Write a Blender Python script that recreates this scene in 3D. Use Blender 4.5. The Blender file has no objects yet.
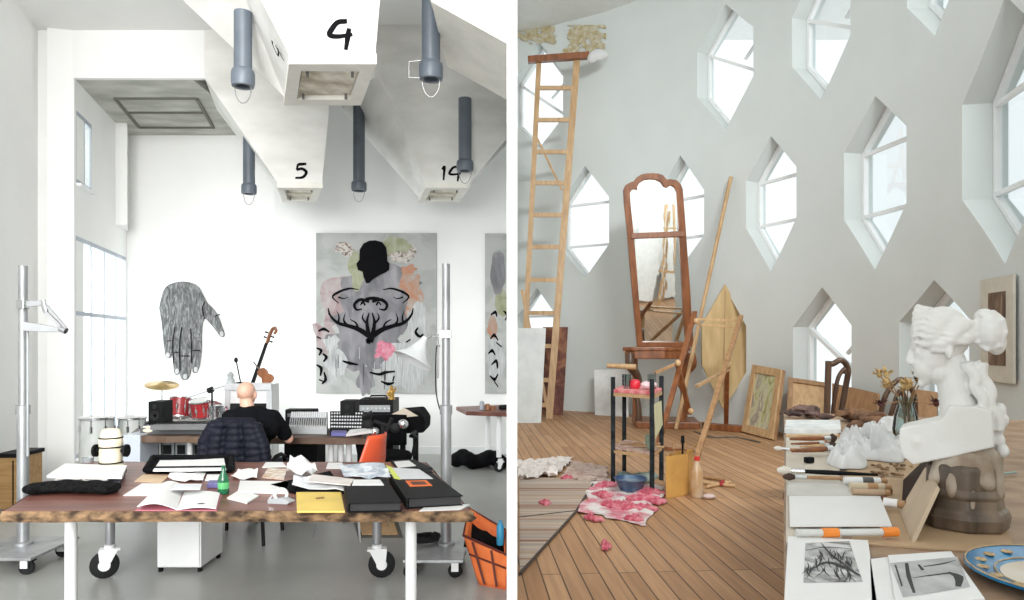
import bpy, bmesh, math, random
from mathutils import Vector, Matrix, noise
random.seed(7)
C = bpy.context.scene.collection
PI = math.pi
F = 700.0; HZ = 340.0; ZC = 1.5; FR = 0.30          # focal length (px), horizon row, eye height, floor level of the right-hand studio

def P(px, py, Y):
    return Vector(((px-512)/F*Y, Y, ZC+(HZ-py)/F*Y))
def Q(px, py, z):                                    # where the line of sight meets height z
    return P(px, py, F*(ZC-z)/(py-HZ))

# ------------------------------------------------------------ materials
MATS = {}
def node_mat(name):
    m = bpy.data.materials.new(name); m.use_nodes = True
    nt = m.node_tree; b = nt.nodes['Principled BSDF']
    MATS[name] = m
    return m, nt, b
def mat(name, col, rough=0.6, metal=0.0, var=0.06, scale=8.0, bump=0.0, bscale=None, col2=None, stretch=(1,1,1), detail=4, spec=None, trans=0.0, alpha=1.0, sharp=None):
    m, nt, b = node_mat(name)
    b.inputs['Roughness'].default_value = rough
    b.inputs['Metallic'].default_value = metal
    if spec is not None: b.inputs['Specular IOR Level'].default_value = spec
    if trans: b.inputs['Transmission Weight'].default_value = trans
    if alpha < 1: b.inputs['Alpha'].default_value = alpha
    tc = nt.nodes.new('ShaderNodeTexCoord'); mp = nt.nodes.new('ShaderNodeMapping')
    mp.inputs['Scale'].default_value = stretch
    nt.links.new(tc.outputs['Object'], mp.inputs['Vector'])
    n = nt.nodes.new('ShaderNodeTexNoise'); n.inputs['Scale'].default_value = scale; n.inputs['Detail'].default_value = detail
    nt.links.new(mp.outputs[0], n.inputs['Vector'])
    r = nt.nodes.new('ShaderNodeValToRGB')
    if col2 is None:
        c1 = [max(0, c*(1-var)) for c in col]; c2 = [min(1, c*(1+var)) for c in col]
    else: c1, c2 = col, col2
    lo, hi = sharp or (.35, .65)
    r.color_ramp.elements[0].color = (*c1, 1); r.color_ramp.elements[0].position = lo
    r.color_ramp.elements[1].color = (*c2, 1); r.color_ramp.elements[1].position = hi
    nt.links.new(n.outputs['Fac'], r.inputs['Fac'])
    nt.links.new(r.outputs['Color'], b.inputs['Base Color'])
    if bump:
        n2 = nt.nodes.new('ShaderNodeTexNoise'); n2.inputs['Scale'].default_value = bscale or scale*3; n2.inputs['Detail'].default_value = 5
        nt.links.new(mp.outputs[0], n2.inputs['Vector'])
        bp = nt.nodes.new('ShaderNodeBump'); bp.inputs['Strength'].default_value = bump; bp.inputs['Distance'].default_value = .02
        nt.links.new(n2.outputs['Fac'], bp.inputs['Height']); nt.links.new(bp.outputs[0], b.inputs['Normal'])
    return m
def multi(name, stops, scale=3.0, rough=.7, stretch=(1,1,1), distort=1.0, bump=.1):
    m, nt, b = node_mat(name); b.inputs['Roughness'].default_value = rough
    tc = nt.nodes.new('ShaderNodeTexCoord'); mp = nt.nodes.new('ShaderNodeMapping'); mp.inputs['Scale'].default_value = stretch
    n = nt.nodes.new('ShaderNodeTexNoise'); n.inputs['Scale'].default_value = scale; n.inputs['Detail'].default_value = 6; n.inputs['Distortion'].default_value = distort
    r = nt.nodes.new('ShaderNodeValToRGB'); cr = r.color_ramp
    for i, (p, c) in enumerate(stops):
        e = cr.elements[i] if i < 2 else cr.elements.new(p)
        e.position = p; e.color = (*c, 1)
    nt.links.new(tc.outputs['Object'], mp.inputs['Vector']); nt.links.new(mp.outputs[0], n.inputs['Vector'])
    nt.links.new(n.outputs['Fac'], r.inputs['Fac']); nt.links.new(r.outputs['Color'], b.inputs['Base Color'])
    bp = nt.nodes.new('ShaderNodeBump'); bp.inputs['Strength'].default_value = bump; bp.inputs['Distance'].default_value = .01
    nt.links.new(n.outputs['Fac'], bp.inputs['Height']); nt.links.new(bp.outputs[0], b.inputs['Normal'])
    return m
def wood(name, c1, c2, scale=3.0, stretch=(1,12,12), rough=.5):
    return mat(name, c1, rough, col2=c2, scale=scale, stretch=stretch, detail=8, bump=.08, bscale=scale*2)
def glassy(name, tint=(.96,.985,.985), k=.35):
    m, nt, b = node_mat(name)
    nt.nodes.remove(b)
    t = nt.nodes.new('ShaderNodeBsdfTransparent'); t.inputs[0].default_value = (*tint, 1)
    g = nt.nodes.new('ShaderNodeBsdfGlossy'); g.inputs['Roughness'].default_value = .03
    lw = nt.nodes.new('ShaderNodeMath'); lw.operation = 'MULTIPLY'; lf = nt.nodes.new('ShaderNodeLayerWeight'); lf.inputs[0].default_value = .2; nt.links.new(lf.outputs['Fresnel'], lw.inputs[0]); lw.inputs[1].default_value = k
    mx = nt.nodes.new('ShaderNodeMixShader')
    nt.links.new(lw.outputs[0], mx.inputs[0]); nt.links.new(t.outputs[0], mx.inputs[1]); nt.links.new(g.outputs[0], mx.inputs[2])
    nt.links.new(mx.outputs[0], nt.nodes['Material Output'].inputs[0])
    return m

white_wall = mat('white_plaster', (.90,.90,.885), .85, var=.015, scale=2, bump=.03, bscale=30)
studio_wall = mat('cool_white_plaster', (.70,.735,.72), .9, var=.02, scale=1.5, bump=.05, bscale=25)
white_paint = mat('white_gloss_paint', (.88,.89,.89), .4, var=.02, scale=5)
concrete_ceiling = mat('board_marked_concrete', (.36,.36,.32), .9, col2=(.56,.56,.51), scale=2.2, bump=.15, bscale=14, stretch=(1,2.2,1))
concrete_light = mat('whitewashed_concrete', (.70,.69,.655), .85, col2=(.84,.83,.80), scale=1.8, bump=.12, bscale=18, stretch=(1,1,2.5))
concrete_lip = mat('cream_concrete', (.80,.78,.72), .8, var=.05, scale=6, bump=.1)
floor_gray = mat('polished_concrete', (.35,.355,.335), .34, col2=(.46,.465,.44), scale=.9, bump=.02, bscale=20, spec=.5)
grey_pvc = mat('grey_plastic_pipe', (.10,.12,.145), .45, var=.12, scale=5)
black_ink = mat('black_ink', (.006,.006,.007), .8, var=.1, spec=.05)
wire = mat('thin_steel_wire', (.25,.25,.25), .4, metal=.9)
galv = mat('galvanised_steel', (.30,.31,.32), .42, metal=.6, col2=(.46,.47,.48), scale=9, stretch=(1,1,.4))
chrome = mat('chrome', (.75,.76,.78), .15, metal=1)
slab_top = wood('reddish_slab_wood', (.13,.045,.032), (.24,.095,.07), 1.6, (1,7,1), .42)
slab_edge = mat('rough_bark_edge', (.04,.022,.012), .85, col2=(.34,.21,.11), scale=15, bump=.9, bscale=30, stretch=(1,1,1.5))
dark_slab = wood('dark_slab_wood', (.07,.04,.028), (.16,.10,.065), 2, (1,8,1))
rubber = mat('black_rubber', (.012,.012,.013), .7, spec=.25)
black_plastic = mat('black_plastic', (.006,.0065,.007), .55, var=.2, spec=.15)
black_cloth = mat('black_cloth', (.006,.006,.007), .95, var=.3, bump=.3, bscale=60, spec=.1)
navy_cloth = mat('navy_quilted_nylon', (.005,.006,.012), .6, col2=(.010,.012,.022), scale=10, bump=.2, bscale=40, spec=.2)
black_fur = mat('black_shaggy_knit', (.004,.004,.005), .95, col2=(.015,.015,.015), scale=40, bump=1, bscale=90, spec=.1)
skin = mat('skin', (.70,.42,.31), .5, var=.05, scale=8)
denim = mat('dark_denim', (.03,.035,.05), .9)
paper = mat('white_paper', (.80,.795,.78), .7, var=.015, scale=4)
paper_grey = mat('pale_grey_paper', (.70,.71,.73), .7, var=.05, scale=5)
paper_tan = mat('tan_paper', (.62,.46,.30), .75, var=.1, scale=5)
yellow_card = mat('yellow_card', (.80,.58,.14), .6, var=.1, scale=4)
orange_plastic = mat('orange_red_plastic', (.75,.10,.035), .35, var=.06)
orange_cloth = mat('orange_canvas', (.75,.15,.035), .75, col2=(.88,.23,.06), scale=6, bump=.3, bscale=14)
blue_plastic = mat('bright_blue_plastic', (.05,.35,.60), .4)
green_glass = mat('green_bottle_glass', (.01,.12,.05), .12, var=.2, spec=.8)
cream_plastic = mat('cream_plastic', (.72,.62,.42), .45, col2=(.85,.77,.60), scale=10)
red_lacquer = mat('red_drum_lacquer', (.36,.03,.035), .25, var=.2)
brass = mat('brass', (.72,.52,.25), .3, metal=.9)
grey_metal = mat('painted_grey_metal', (.40,.42,.43), .5, var=.05)
tan_wood = wood('tan_wood', (.50,.31,.15), (.64,.42,.22), 3, (8,8,1))
plywood = wood('yellow_plywood', (.50,.34,.15), (.62,.44,.22), 2, (6,6,1), .6)
mahogany = wood('red_brown_mahogany', (.17,.055,.018), (.30,.105,.035), 3, (5,5,1), .33)
pale_wood = wood('pale_pine', (.44,.27,.13), (.58,.38,.20), 3, (8,8,1))
brown_wood = wood('brown_wood', (.30,.16,.07), (.44,.25,.12), 3, (8,8,1))
dark_wood = wood('dark_bentwood', (.06,.03,.018), (.13,.07,.04), 3, (8,8,1), .35)
mirror_mat = mat('mirror_glass', (.80,.83,.82), .02, metal=1, var=.01)
marble = mat('white_plaster_cast', (.68,.67,.63), .65, col2=(.77,.765,.74), scale=5, bump=.08, bscale=30)
pedestal_mat = mat('stained_brown_plaster', (.05,.036,.024), .4, col2=(.22,.16,.11), scale=7, bump=.3, bscale=14, stretch=(1.5,1.5,.5))
pink = mat('pink_paint_rag', (.45,.045,.09), .8, col2=(.66,.24,.28), scale=22, bump=.5)
plastic_sheet = mat('crumpled_pale_plastic', (.62,.56,.52), .35, col2=(.80,.74,.70), scale=9, bump=.6, bscale=22)
window_frame_blue = mat('blue_grey_window_frame', (.42,.46,.52), .5, var=.05)
glass = glassy('window_glass')
jar_glass = glassy('jar_glass', (.78,.83,.82), 1.6)
black_paint = mat('chipped_black_paint', (.006,.009,.011), .6, spec=.15, col2=(.03,.036,.04), scale=14)
red_pink_top = mat('pink_paint_crust', (.62,.10,.13), .6, col2=(.78,.38,.36), scale=12, bump=.4)
linen = mat('white_crumpled_linen', (.68,.68,.67), .85, var=.04, scale=4, bump=.15, bscale=20)
orange_card = mat('orange_cardboard', (.62,.34,.09), .7, var=.12, scale=5)
blue_enamel = mat('blue_enamel', (.015,.045,.13), .3, col2=(.10,.17,.26), scale=9)

# ------------------------------------------------------------ mesh builder
def catmull(pts, k=6):
    pts = [Vector(p) for p in pts]
    if len(pts) < 3: return pts
    out = []
    q = [pts[0]*2-pts[1]] + pts + [pts[-1]*2-pts[-2]]
    for i in range(1, len(q)-2):
        for j in range(k):
            t = j/k; a, b, c, d = q[i-1], q[i], q[i+1], q[i+2]
            out.append(.5*((2*b)+(c-a)*t+(2*a-5*b+4*c-d)*t*t+(3*b-a-3*c+d)*t**3))
    out.append(pts[-1]); return out
class MB:
    def __init__(s): s.v = []; s.f = []; s.m = []; s.cur = 0
    def add(s, vs, fs):
        o = len(s.v); s.v += [Vector(v) for v in vs]
        for f in fs: s.f.append([i+o for i in f]); s.m.append(s.cur)
        return s
    def mi(s, k): s.cur = k; return s
    def box(s, c, d, rz=0, rot=None):
        M = rot if rot is not None else Matrix.Rotation(rz, 3, 'Z')
        vs = [Vector(c)+M@Vector((x*d[0]/2, y*d[1]/2, z*d[2]/2)) for x in (-1,1) for y in (-1,1) for z in (-1,1)]
        return s.add(vs, [(0,1,3,2),(4,6,7,5),(0,4,5,1),(2,3,7,6),(0,2,6,4),(1,5,7,3)])
    def hexa(s, b, t):
        return s.add(list(b)+list(t), [(3,2,1,0),(4,5,6,7),(0,1,5,4),(1,2,6,5),(2,3,7,6),(3,0,4,7)])
    def prism(s, pts, vec):
        n = len(pts); vec = Vector(vec); pts = [Vector(p) for p in pts]
        return s.add(pts+[p+vec for p in pts], [list(range(n))[::-1], list(range(n, 2*n))]+[(i, (i+1)%n, (i+1)%n+n, i+n) for i in range(n)])
    def face(s, pts): return s.add(pts, [list(range(len(pts)))])
    def tube(s, pts, r, n=8, smooth=0, closed=False):
        pts = [Vector(p) for p in pts]
        if smooth:
            r0 = r
            L = len(pts); pts2 = catmull(pts, smooth)
            if not isinstance(r, (int, float)):
                r = [r0[min(int(i/smooth), L-1)]*(1-(i%smooth)/smooth)+r0[min(int(i/smooth)+1, L-1)]*((i%smooth)/smooth) for i in range(len(pts2))]
            pts = pts2
        N = len(pts); rs = [r]*N if isinstance(r, (int, float)) else r
        vs = []; fs = []; up = None
        for i, p in enumerate(pts):
            if closed: d = pts[(i+1)%N]-pts[i-1]
            else: d = pts[min(i+1, N-1)]-pts[max(i-1, 0)]
            d.normalize()
            if up is None:
                up = Vector((0,0,1)) if abs(d.z) < .9 else Vector((1,0,0))
            a = (up-d*up.dot(d)).normalized(); b = d.cross(a); up = a
            for k in range(n):
                t = 2*PI*k/n; vs.append(p+(a*math.cos(t)+b*math.sin(t))*rs[i])
        for i in range(N if closed else N-1):
            j = (i+1) % N
            for k in range(n): fs.append((i*n+k, i*n+(k+1)%n, j*n+(k+1)%n, j*n+k))
        if not closed: fs += [list(range(n))[::-1], [(N-1)*n+k for k in range(n)]]
        return s.add(vs, fs)
    def bar(s, a, b, w, h=None, up=(0,0,1)):
        a = Vector(a); b = Vector(b); h = h or w; d = (b-a).normalized(); up = Vector(up)
        if abs(d.dot(up)) > .95: up = Vector((0,1,0))
        x = d.cross(up).normalized()*w/2; y = x.cross(d).normalized()*h/2
        return s.hexa([a-x-y, a+x-y, a+x+y, a-x+y], [b-x-y, b+x-y, b+x+y, b-x+y])
    def lathe(s, prof, c=(0,0,0), n=24, rot=None, sx=1, sy=1):
        c = Vector(c); vs = []; fs = []; R = rot or Matrix.Identity(3)
        for (r, z) in prof:
            for k in range(n):
                t = 2*PI*k/n; vs.append(c+R@Vector((r*sx*math.cos(t), r*sy*math.sin(t), z)))
        for i in range(len(prof)-1):
            for k in range(n): fs.append((i*n+k, i*n+(k+1)%n, (i+1)*n+(k+1)%n, (i+1)*n+k))
        if prof[0][0] > 1e-5: fs.append(list(range(n))[::-1])
        if prof[-1][0] > 1e-5: fs.append([(len(prof)-1)*n+k for k in range(n)])
        return s.add(vs, fs)
    def ell(s, c, r, n=16, rot=None):
        if isinstance(r, (int, float)): r = (r, r, r)
        m = n//2; c = Vector(c); vs = []; fs = []; R = rot or Matrix.Identity(3)
        for i in range(1, m):
            p = PI*i/m
            for k in range(n):
                t = 2*PI*k/n; vs.append(c+R@Vector((r[0]*math.sin(p)*math.cos(t), r[1]*math.sin(p)*math.sin(t), r[2]*math.cos(p))))
        for i in range(m-2):
            for k in range(n): fs.append((i*n+k, (i+1)*n+k, (i+1)*n+(k+1)%n, i*n+(k+1)%n))
        a = len(vs); vs.append(c+R@Vector((0,0,r[2]))); vs.append(c-R@Vector((0,0,r[2])))
        for k in range(n): fs.append((a, k, (k+1)%n)); fs.append((a+1, (m-2)*n+(k+1)%n, (m-2)*n+k))
        return s.add(vs, fs)
    def cap(s, a, b, ra, rb, n=12):                 # tapered capsule
        a = Vector(a); b = Vector(b)
        s.tube([a, b], [ra, rb], n); s.ell(a, ra, n); s.ell(b, rb, n); return s
    def grid(s, fn, nu, nv, th=0):                  # fn(u,v) -> Vector
        vs = [Vector(fn(i/nu, j/nv)) for j in range(nv+1) for i in range(nu+1)]
        w = nu+1
        fs = [(j*w+i, j*w+i+1, (j+1)*w+i+1, (j+1)*w+i) for j in range(nv) for i in range(nu)]
        if not th: return s.add(vs, fs)
        n = len(vs); vs2 = [v-Vector((0,0,th)) for v in vs]
        fs2 = [[i+n for i in f][::-1] for f in fs]
        rim = [j*w for j in range(nv+1)][::-1]; rim = list(range(w))+[j*w+nu for j in range(1, nv+1)]+[nv*w+i for i in range(nu-1, -1, -1)]+[j*w for j in range(nv-1, 0, -1)]
        fs3 = [(rim[i], rim[i-1], rim[i-1]+n, rim[i]+n) for i in range(len(rim))]
        return s.add(vs+vs2, fs+fs2+fs3)
    def build(s, name, mats, parent=None, smooth=False, bevel=0, origin=None, remesh=0, sm=0, sub=0, clip=None, recalc=True):
        if not isinstance(mats, (list, tuple)): mats = [mats]
        if parent is not None: o = parent['_o'] if '_o' in parent else (0,0,0); o = Vector(o)
        elif origin is not None: o = Vector(origin)
        else:
            o = Vector(((min(v.x for v in s.v)+max(v.x for v in s.v))/2, (min(v.y for v in s.v)+max(v.y for v in s.v))/2, min(v.z for v in s.v)))
        me = bpy.data.meshes.new(name)
        me.from_pydata([v-o for v in s.v], [], s.f)
        for m in mats: me.materials.append(m)
        for p, k in zip(me.polygons, s.m): p.material_index = k
        bm = bmesh.new(); bm.from_mesh(me)
        if recalc: bmesh.ops.recalc_face_normals(bm, faces=bm.faces)
        if clip is not None:
            bmesh.ops.bisect_plane(bm, geom=bm.verts[:]+bm.edges[:]+bm.faces[:], plane_co=Vector((clip,0,0))-o, plane_no=(1,0,0), clear_outer=True)
            es = [e for e in bm.edges if e.is_boundary]
            if es: bmesh.ops.holes_fill(bm, edges=es)
        bm.to_mesh(me); bm.free()
        if smooth:
            for p in me.polygons: p.use_smooth = True
            try: me.set_sharp_from_angle(angle=math.radians(45))
            except Exception: pass
        ob = bpy.data.objects.new(name, me); C.objects.link(ob)
        if parent is not None: ob.parent = parent; ob['_o'] = tuple(o)
        else: ob.location = o; ob['_o'] = tuple(o)
        if remesh:
            md = ob.modifiers.new('r', 'REMESH'); md.mode = 'VOXEL'; md.voxel_size = remesh; md.use_smooth_shade = True
        if sm:
            md = ob.modifiers.new('s', 'SMOOTH'); md.factor = .5; md.iterations = sm
        if bevel:
            md = ob.modifiers.new('b', 'BEVEL'); md.width = bevel; md.segments = 2; md.limit_method = 'ANGLE'
        if sub:
            md = ob.modifiers.new('u', 'SUBSURF'); md.levels = sub; md.render_levels = sub
        return ob
def tag(o, label, cat, group=None):
    o['label'] = label; o['category'] = cat
    if group: o['group'] = group
    return o
def thing(name, label, cat, loc, group=None):
    o = bpy.data.objects.new(name, None); C.objects.link(o); o.location = loc; o['_o'] = tuple(loc)
    return tag(o, label, cat, group)
def struct(o): o['kind'] = 'structure'; return o
def copy_tree(o, parent=None):
    c = o.copy(); C.objects.link(c)
    if parent: c.parent = parent
    for ch in list(o.children): copy_tree(ch, c)
    return c
def rz(a): return Matrix.Rotation(a, 3, 'Z')

# plane-art helper : strokes and shapes laid on a plane (origin, u, v in metres, n = normal towards the viewer)
class Art:
    def __init__(s, O, U, V, N, mb): s.O = Vector(O); s.U = Vector(U); s.V = Vector(V); s.N = Vector(N); s.mb = mb; s.k = 0
    def pt(s, p): return s.O+s.U*p[0]+s.V*p[1]+s.N*(.002+.0002*s.k)
    def poly(s, pts, mi): s.k += 1; s.mb.mi(mi); s.mb.face([s.pt(p) for p in pts])
    def blob(s, c, rx, ry, mi, seed=0, rough=.25, n=28):
        pts = []
        for i in range(n):
            t = 2*PI*i/n; k = 1+rough*noise.noise(Vector((math.cos(t)*1.7+seed*3.1, math.sin(t)*1.7, seed)))*2
            pts.append((c[0]+rx*k*math.cos(t), c[1]+ry*k*math.sin(t)))
        s.poly(pts, mi)
    def stroke(s, pts, w, mi, k=5):
        s.k += 1; s.mb.mi(mi)
        P3 = catmull([Vector((p[0], p[1], 0)) for p in pts], k); N = len(P3)
        L = []; R = []
        for i, p in enumerate(P3):
            d = (P3[min(i+1, N-1)]-P3[max(i-1, 0)]).normalized(); n = Vector((-d.y, d.x, 0))
            t = i/(N-1)
            if isinstance(w, (int, float)): ww = w
            else:
                q = t*(len(w)-1); a = min(int(q), len(w)-2); ww = w[a]*(1-(q-a))+w[a+1]*(q-a)
            # correct for non square units
            L.append(p+Vector((n.x*ww/s.U.length, n.y*ww/s.V.length, 0))/2); R.append(p-Vector((n.x*ww/s.U.length, n.y*ww/s.V.length, 0))/2)
        vs = [s.pt(p) for p in L]+[s.pt(p) for p in R]
        s.mb.add(vs, [(i, i+1, N+i+1, N+i) for i in range(N-1)])

# ------------------------------------------------------------ camera, world
cam = bpy.data.objects.new('camera', bpy.data.cameras.new('camera')); C.objects.link(cam)
cam.location = (0, 0, ZC); cam.rotation_euler = (PI/2, 0, 0)
cam.data.sensor_width = 36; cam.data.lens = 36*F/1024; cam.data.shift_y = (HZ-300)/1024
cam.data.clip_start = .02; cam.data.clip_end = 200
bpy.context.scene.camera = cam
w = bpy.data.worlds.new('daylight'); bpy.context.scene.world = w; w.use_nodes = True
bg = w.node_tree.nodes['Background']; bg.inputs[0].default_value = (.93, .97, 1.0, 1); bg.inputs[1].default_value = WORLD = .92
vs_ = bpy.context.scene.view_settings
vs_.view_transform = 'Standard'; vs_.look = 'None'; vs_.gamma = 1; vs_.use_curve_mapping = False
vs_.exposure = 0.45
# ============================================================ LEFT-HAND STUDIO : SHELL
TZ = .70; YB = 7.3; YR = 9.2; XP = -.024
def solid(name, parts, m, **k):
    mb = MB()
    for p in parts: mb.box(*p)
    return struct(mb.build(name, m, **k))
# floor under both rooms
mb = MB().box((-3.5, 3.2, -.1), (7.0-.05, 13.2, .2)); struct(mb.build('floor', floor_gray, origin=(0,0,0)))
# partition between the two rooms, its end facing the viewer
mb = MB().hexa([(XP,3.2,-.2),(-XP,3.2,-.2),(-XP,12.6,-.2),(XP,12.6,-.2)], [(XP,3.2,7.3),(-XP,3.2,7.3),(-XP,12.6,7.3),(XP,12.6,7.3)])
struct(mb.build('wall_partition', white_wall, origin=(0,0,0)))
# ceiling
zs = 4.232; zt = 4.73
mb = MB().box((-4.0-.024, 4.4, zt+.1), (8.0, 10.2, .2)); struct(mb.build('ceiling', white_wall, origin=(0,0,0)))
# beam and pier
x75 = (74-512)/F*YB; x38 = (38-512)/F*YB
mb = MB()
mb.box(((x38+XP)/2, YB+.03, (zs+zt)/2), (XP-x38, .06, zt-zs))
mb.prism([(x38,YB,0),(x75,YB,0),(x75-.08,YB+.3,0),(x38-.1,YB+.3,0)], (0,0,zs))
struct(mb.build('trim_1', white_wall, origin=(0,0,0)))
# left side wall coming towards the viewer
def walk(y): return x38+.323*(YB-y)
mb = MB().prism([(walk(3.4),3.4,0),(x38,YB,0),(x38-.3,YB,0),(walk(3.4)-.3,3.4,0)], (0,0,zt)); struct(mb.build('wall_left', white_wall, origin=(0,0,0)))
# rear wall in two planes
xr = (274-512)/F*YR
mb = MB()
mb.box(((xr+XP)/2, YR+.2, zt/2), (XP-xr, .4, zt))
mb.box(((xr-6.0)/2, YR+.27, zt/2), (6.0+xr, .26, zt))
struct(mb.build('wall_back', white_wall, origin=(0,0,0)))
struct(MB().box(((xr+XP)/2, YR-.008, .05), (XP-xr, .016, .10)).build('baseboard_back', white_paint))
# window wall of the alcove
A = Vector((x75, YB+.005, 0)); B = Vector(((127-512)/F*(YR+.14), YR+.14, 0)); L = (B-A).length; du = (B-A)/L; dn = Vector((-du.y, du.x, 0))
if dn.x > 0: dn = -dn
def wp(u, z, o=0): return A+du*(u*L)+dn*o+Vector((0,0,z))
def wblock(mb, u0, u1, z0, z1, o0=0, o1=.25):
    mb.hexa([wp(u0,z0,o0), wp(u1,z0,o0), wp(u1,z0,o1), wp(u0,z0,o1)], [wp(u0,z1,o0), wp(u1,z1,o0), wp(u1,z1,o1), wp(u0,z1,o1)])
mb = MB(); WH = 2.60; WS = .25
wblock(mb, 0, 1, 0, WS); wblock(mb, 0, .02, WS, WH); wblock(mb, .965, 1, WS, WH); wblock(mb, 0, 1, WH, 3.15)
wblock(mb, 0, .03, 3.15, 3.92); wblock(mb, .27, 1, 3.15, 3.92); wblock(mb, 0, 1, 3.92, zt)
struct(mb.build('wall_window', white_wall, origin=(0,0,0)))
def left_window(name, u0, u1, z0, z1, us, zsx):
    r = bpy.data.objects.new(name, None); C.objects.link(r); r['_o'] = (0,0,0); struct(r)
    mb = MB(); t = .008
    for u in [u0, u1]+us: wblock(mb, u-t/2 if u > u0 else u, u+t/2 if u < u1 else u, z0, z1, .0, .015)
    for z in [z0, z1-.05]+zsx: wblock(mb, u0, u1, z, z+.045, -.003, .02)
    struct(mb.build('window_frame', window_frame_blue, r))
    mb = MB(); wblock(mb, u0, u1, z0, z1, .007, .011); struct(mb.build('window_pane', glass, r))
    mb = MB(); wblock(mb, u0, u1, z0-.02, z0+.005, -.05, .25); struct(mb.build('window_sill', white_paint, r))
left_window('window_1', .02, .965, WS, WH, [.28, .52, .75], [1.76])
left_window('window_2', .03, .27, 3.15, 3.92, [.16], [])
# bulkhead above the window, concrete soffit
mb = MB(); mb.prism([(-5.3,8.8,2.95),(-4.84,8.8,2.95),(-5.12,9.34,2.95),(-5.4,9.34,2.95)], (0,0,zs-2.95)); struct(mb.build('trim_2', white_wall, origin=(0,0,0)))
xs0 = x75-.9; xs1 = -3.35
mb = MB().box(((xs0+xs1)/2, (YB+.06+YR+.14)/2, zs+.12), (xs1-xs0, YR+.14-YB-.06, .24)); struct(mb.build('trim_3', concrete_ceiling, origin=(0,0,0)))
mb = MB()
for a, b in (((-4.48,7.9),(-3.56,7.9)), ((-4.62,8.39),(-3.7,8.39)), ((-4.78,8.98),(-3.83,8.98)), ((-4.48,7.9),(-4.78,8.98)), ((-3.56,7.9),(-3.83,8.98))):
    mb.bar((a[0], a[1], zs-.008), (b[0], b[1], zs-.008), .035, .022)
struct(mb.build('trim_4', mat('dark_formwork_joint', (.16,.155,.13), .9), origin=(0,0,0)))

# ------------------------------------------------------------ concrete hoppers
zb = 3.085
hatch_mat = mat('stained_plywood_hatch', (.42,.36,.26), .8, col2=(.80,.76,.66), scale=7, bump=.3)
def hopper(label, bot, top, clip=None, hatch=True, digits=None):
    b = [Vector((*p, zb)) for p in bot]; t = [Vector((p[0], p[1], zs+.0 if len(p) < 3 else p[2])) for p in top]
    c = sum(b, Vector())/4
    r = thing('concrete_hopper', label, 'hopper', (c.x, c.y, zb), 'concrete hoppers under the ceiling')
    mb = MB(); lip = [v+Vector((0,0,.05)) for v in b]
    def grow(v, k): return v+Vector(((v.x-c.x)*k, (v.y-c.y)*k, 0))
    mb.hexa(lip, t)
    up = [Vector((v.x, v.y, zt+.02)) for v in t]
    mb.hexa(t, up)
    mb.build('body', concrete_light, r, clip=clip)
    # lip ring and recessed hatch
    inn = [c+(v-c)*.70 for v in b]; inn[0] = c+(b[0]-c)*.72
    mb = MB(); n = 4
    ob = [grow(v, .03) for v in b]; ot = [v+Vector((0,0,.06)) for v in ob]
    it = [v+Vector((0,0,.05)) for v in inn]
    mb.add(ob+ot+inn+it, [(i, (i+1)%4, (i+1)%4+4, i+4) for i in range(4)]+[(i+8, (i+1)%4+8, (i+1)%4, i) for i in range(4)]+[(i+12, (i+1)%4+12, (i+1)%4+8, i+8) for i in range(4)]+[(4,5,6,7)])
    mb.build('outlet_rim', concrete_lip, r, clip=clip)
    if hatch:
        mb = MB().hexa([c+(v-c)*.68+Vector((0,0,.028)) for v in b], [c+(v-c)*.68+Vector((0,0,.05)) for v in b])
        hp = mb.build('hatch', hatch_mat, r)
        for k in range(4):
            q = c+(b[k]-c)*.55+Vector((0,0,.02)); MB().tube([q, q+Vector((0,0,-.035))], .009, 8).build('bolt', wire, hp)
    return r, b, t
def px(x, Y): return (x-512)/F*Y
n4, f4 = 4.03, 4.72
h4, b4, t4 = hopper('large nearest concrete hopper with brushed black figure 4', [(px(290,n4),n4),(px(375,n4),n4),(px(360,f4),f4),(px(285,f4),f4)],
    [(-1.84,n4-.02),(-.69,n4-.02),(-.98,5.0),(-2.67,5.02)])
h5, b5, t5 = hopper('far concrete hopper with brushed black figure 5', [(px(278,YB),YB),(px(322,YB),YB),(px(315,8.04),8.04),(px(283,8.04),8.04)],
    [(-3.2,YB-.02),(-1.87,YB-.02),(-2.2,8.3),(-3.5,8.3)])
h14, b14, t14 = hopper('far concrete hopper with brushed black number 14', [(px(426,YB),YB),(px(469,YB),YB),(px(459,8.04),8.04),(px(419,8.04),8.04)],
    [(-1.36,YB-.12),(.515,YB-.12),(.3,8.3),(-2.02,8.3)], clip=XP-.006)
# the hopper cut by the partition at the top
r = thing('concrete_hopper', 'pale sloping hopper flank in the top corner against the partition', 'hopper', (-.3, 4.5, 3.25), 'concrete hoppers under the ceiling')
MB().prism([(XP-.006,4.0,3.2),(-.45,4.0,3.44),(-.62,4.0,3.9),(-.62,4.0,zt+.01),(XP-.006,4.0,zt+.01)], (0,.9,0)).build('body', concrete_light, r)
MB().prism([(XP-.006,3.98,3.185),(-.46,3.98,3.425),(-.46,3.98,3.47),(XP-.006,3.98,3.23)], (0,.94,0)).build('outlet_rim', concrete_lip, r)
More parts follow.
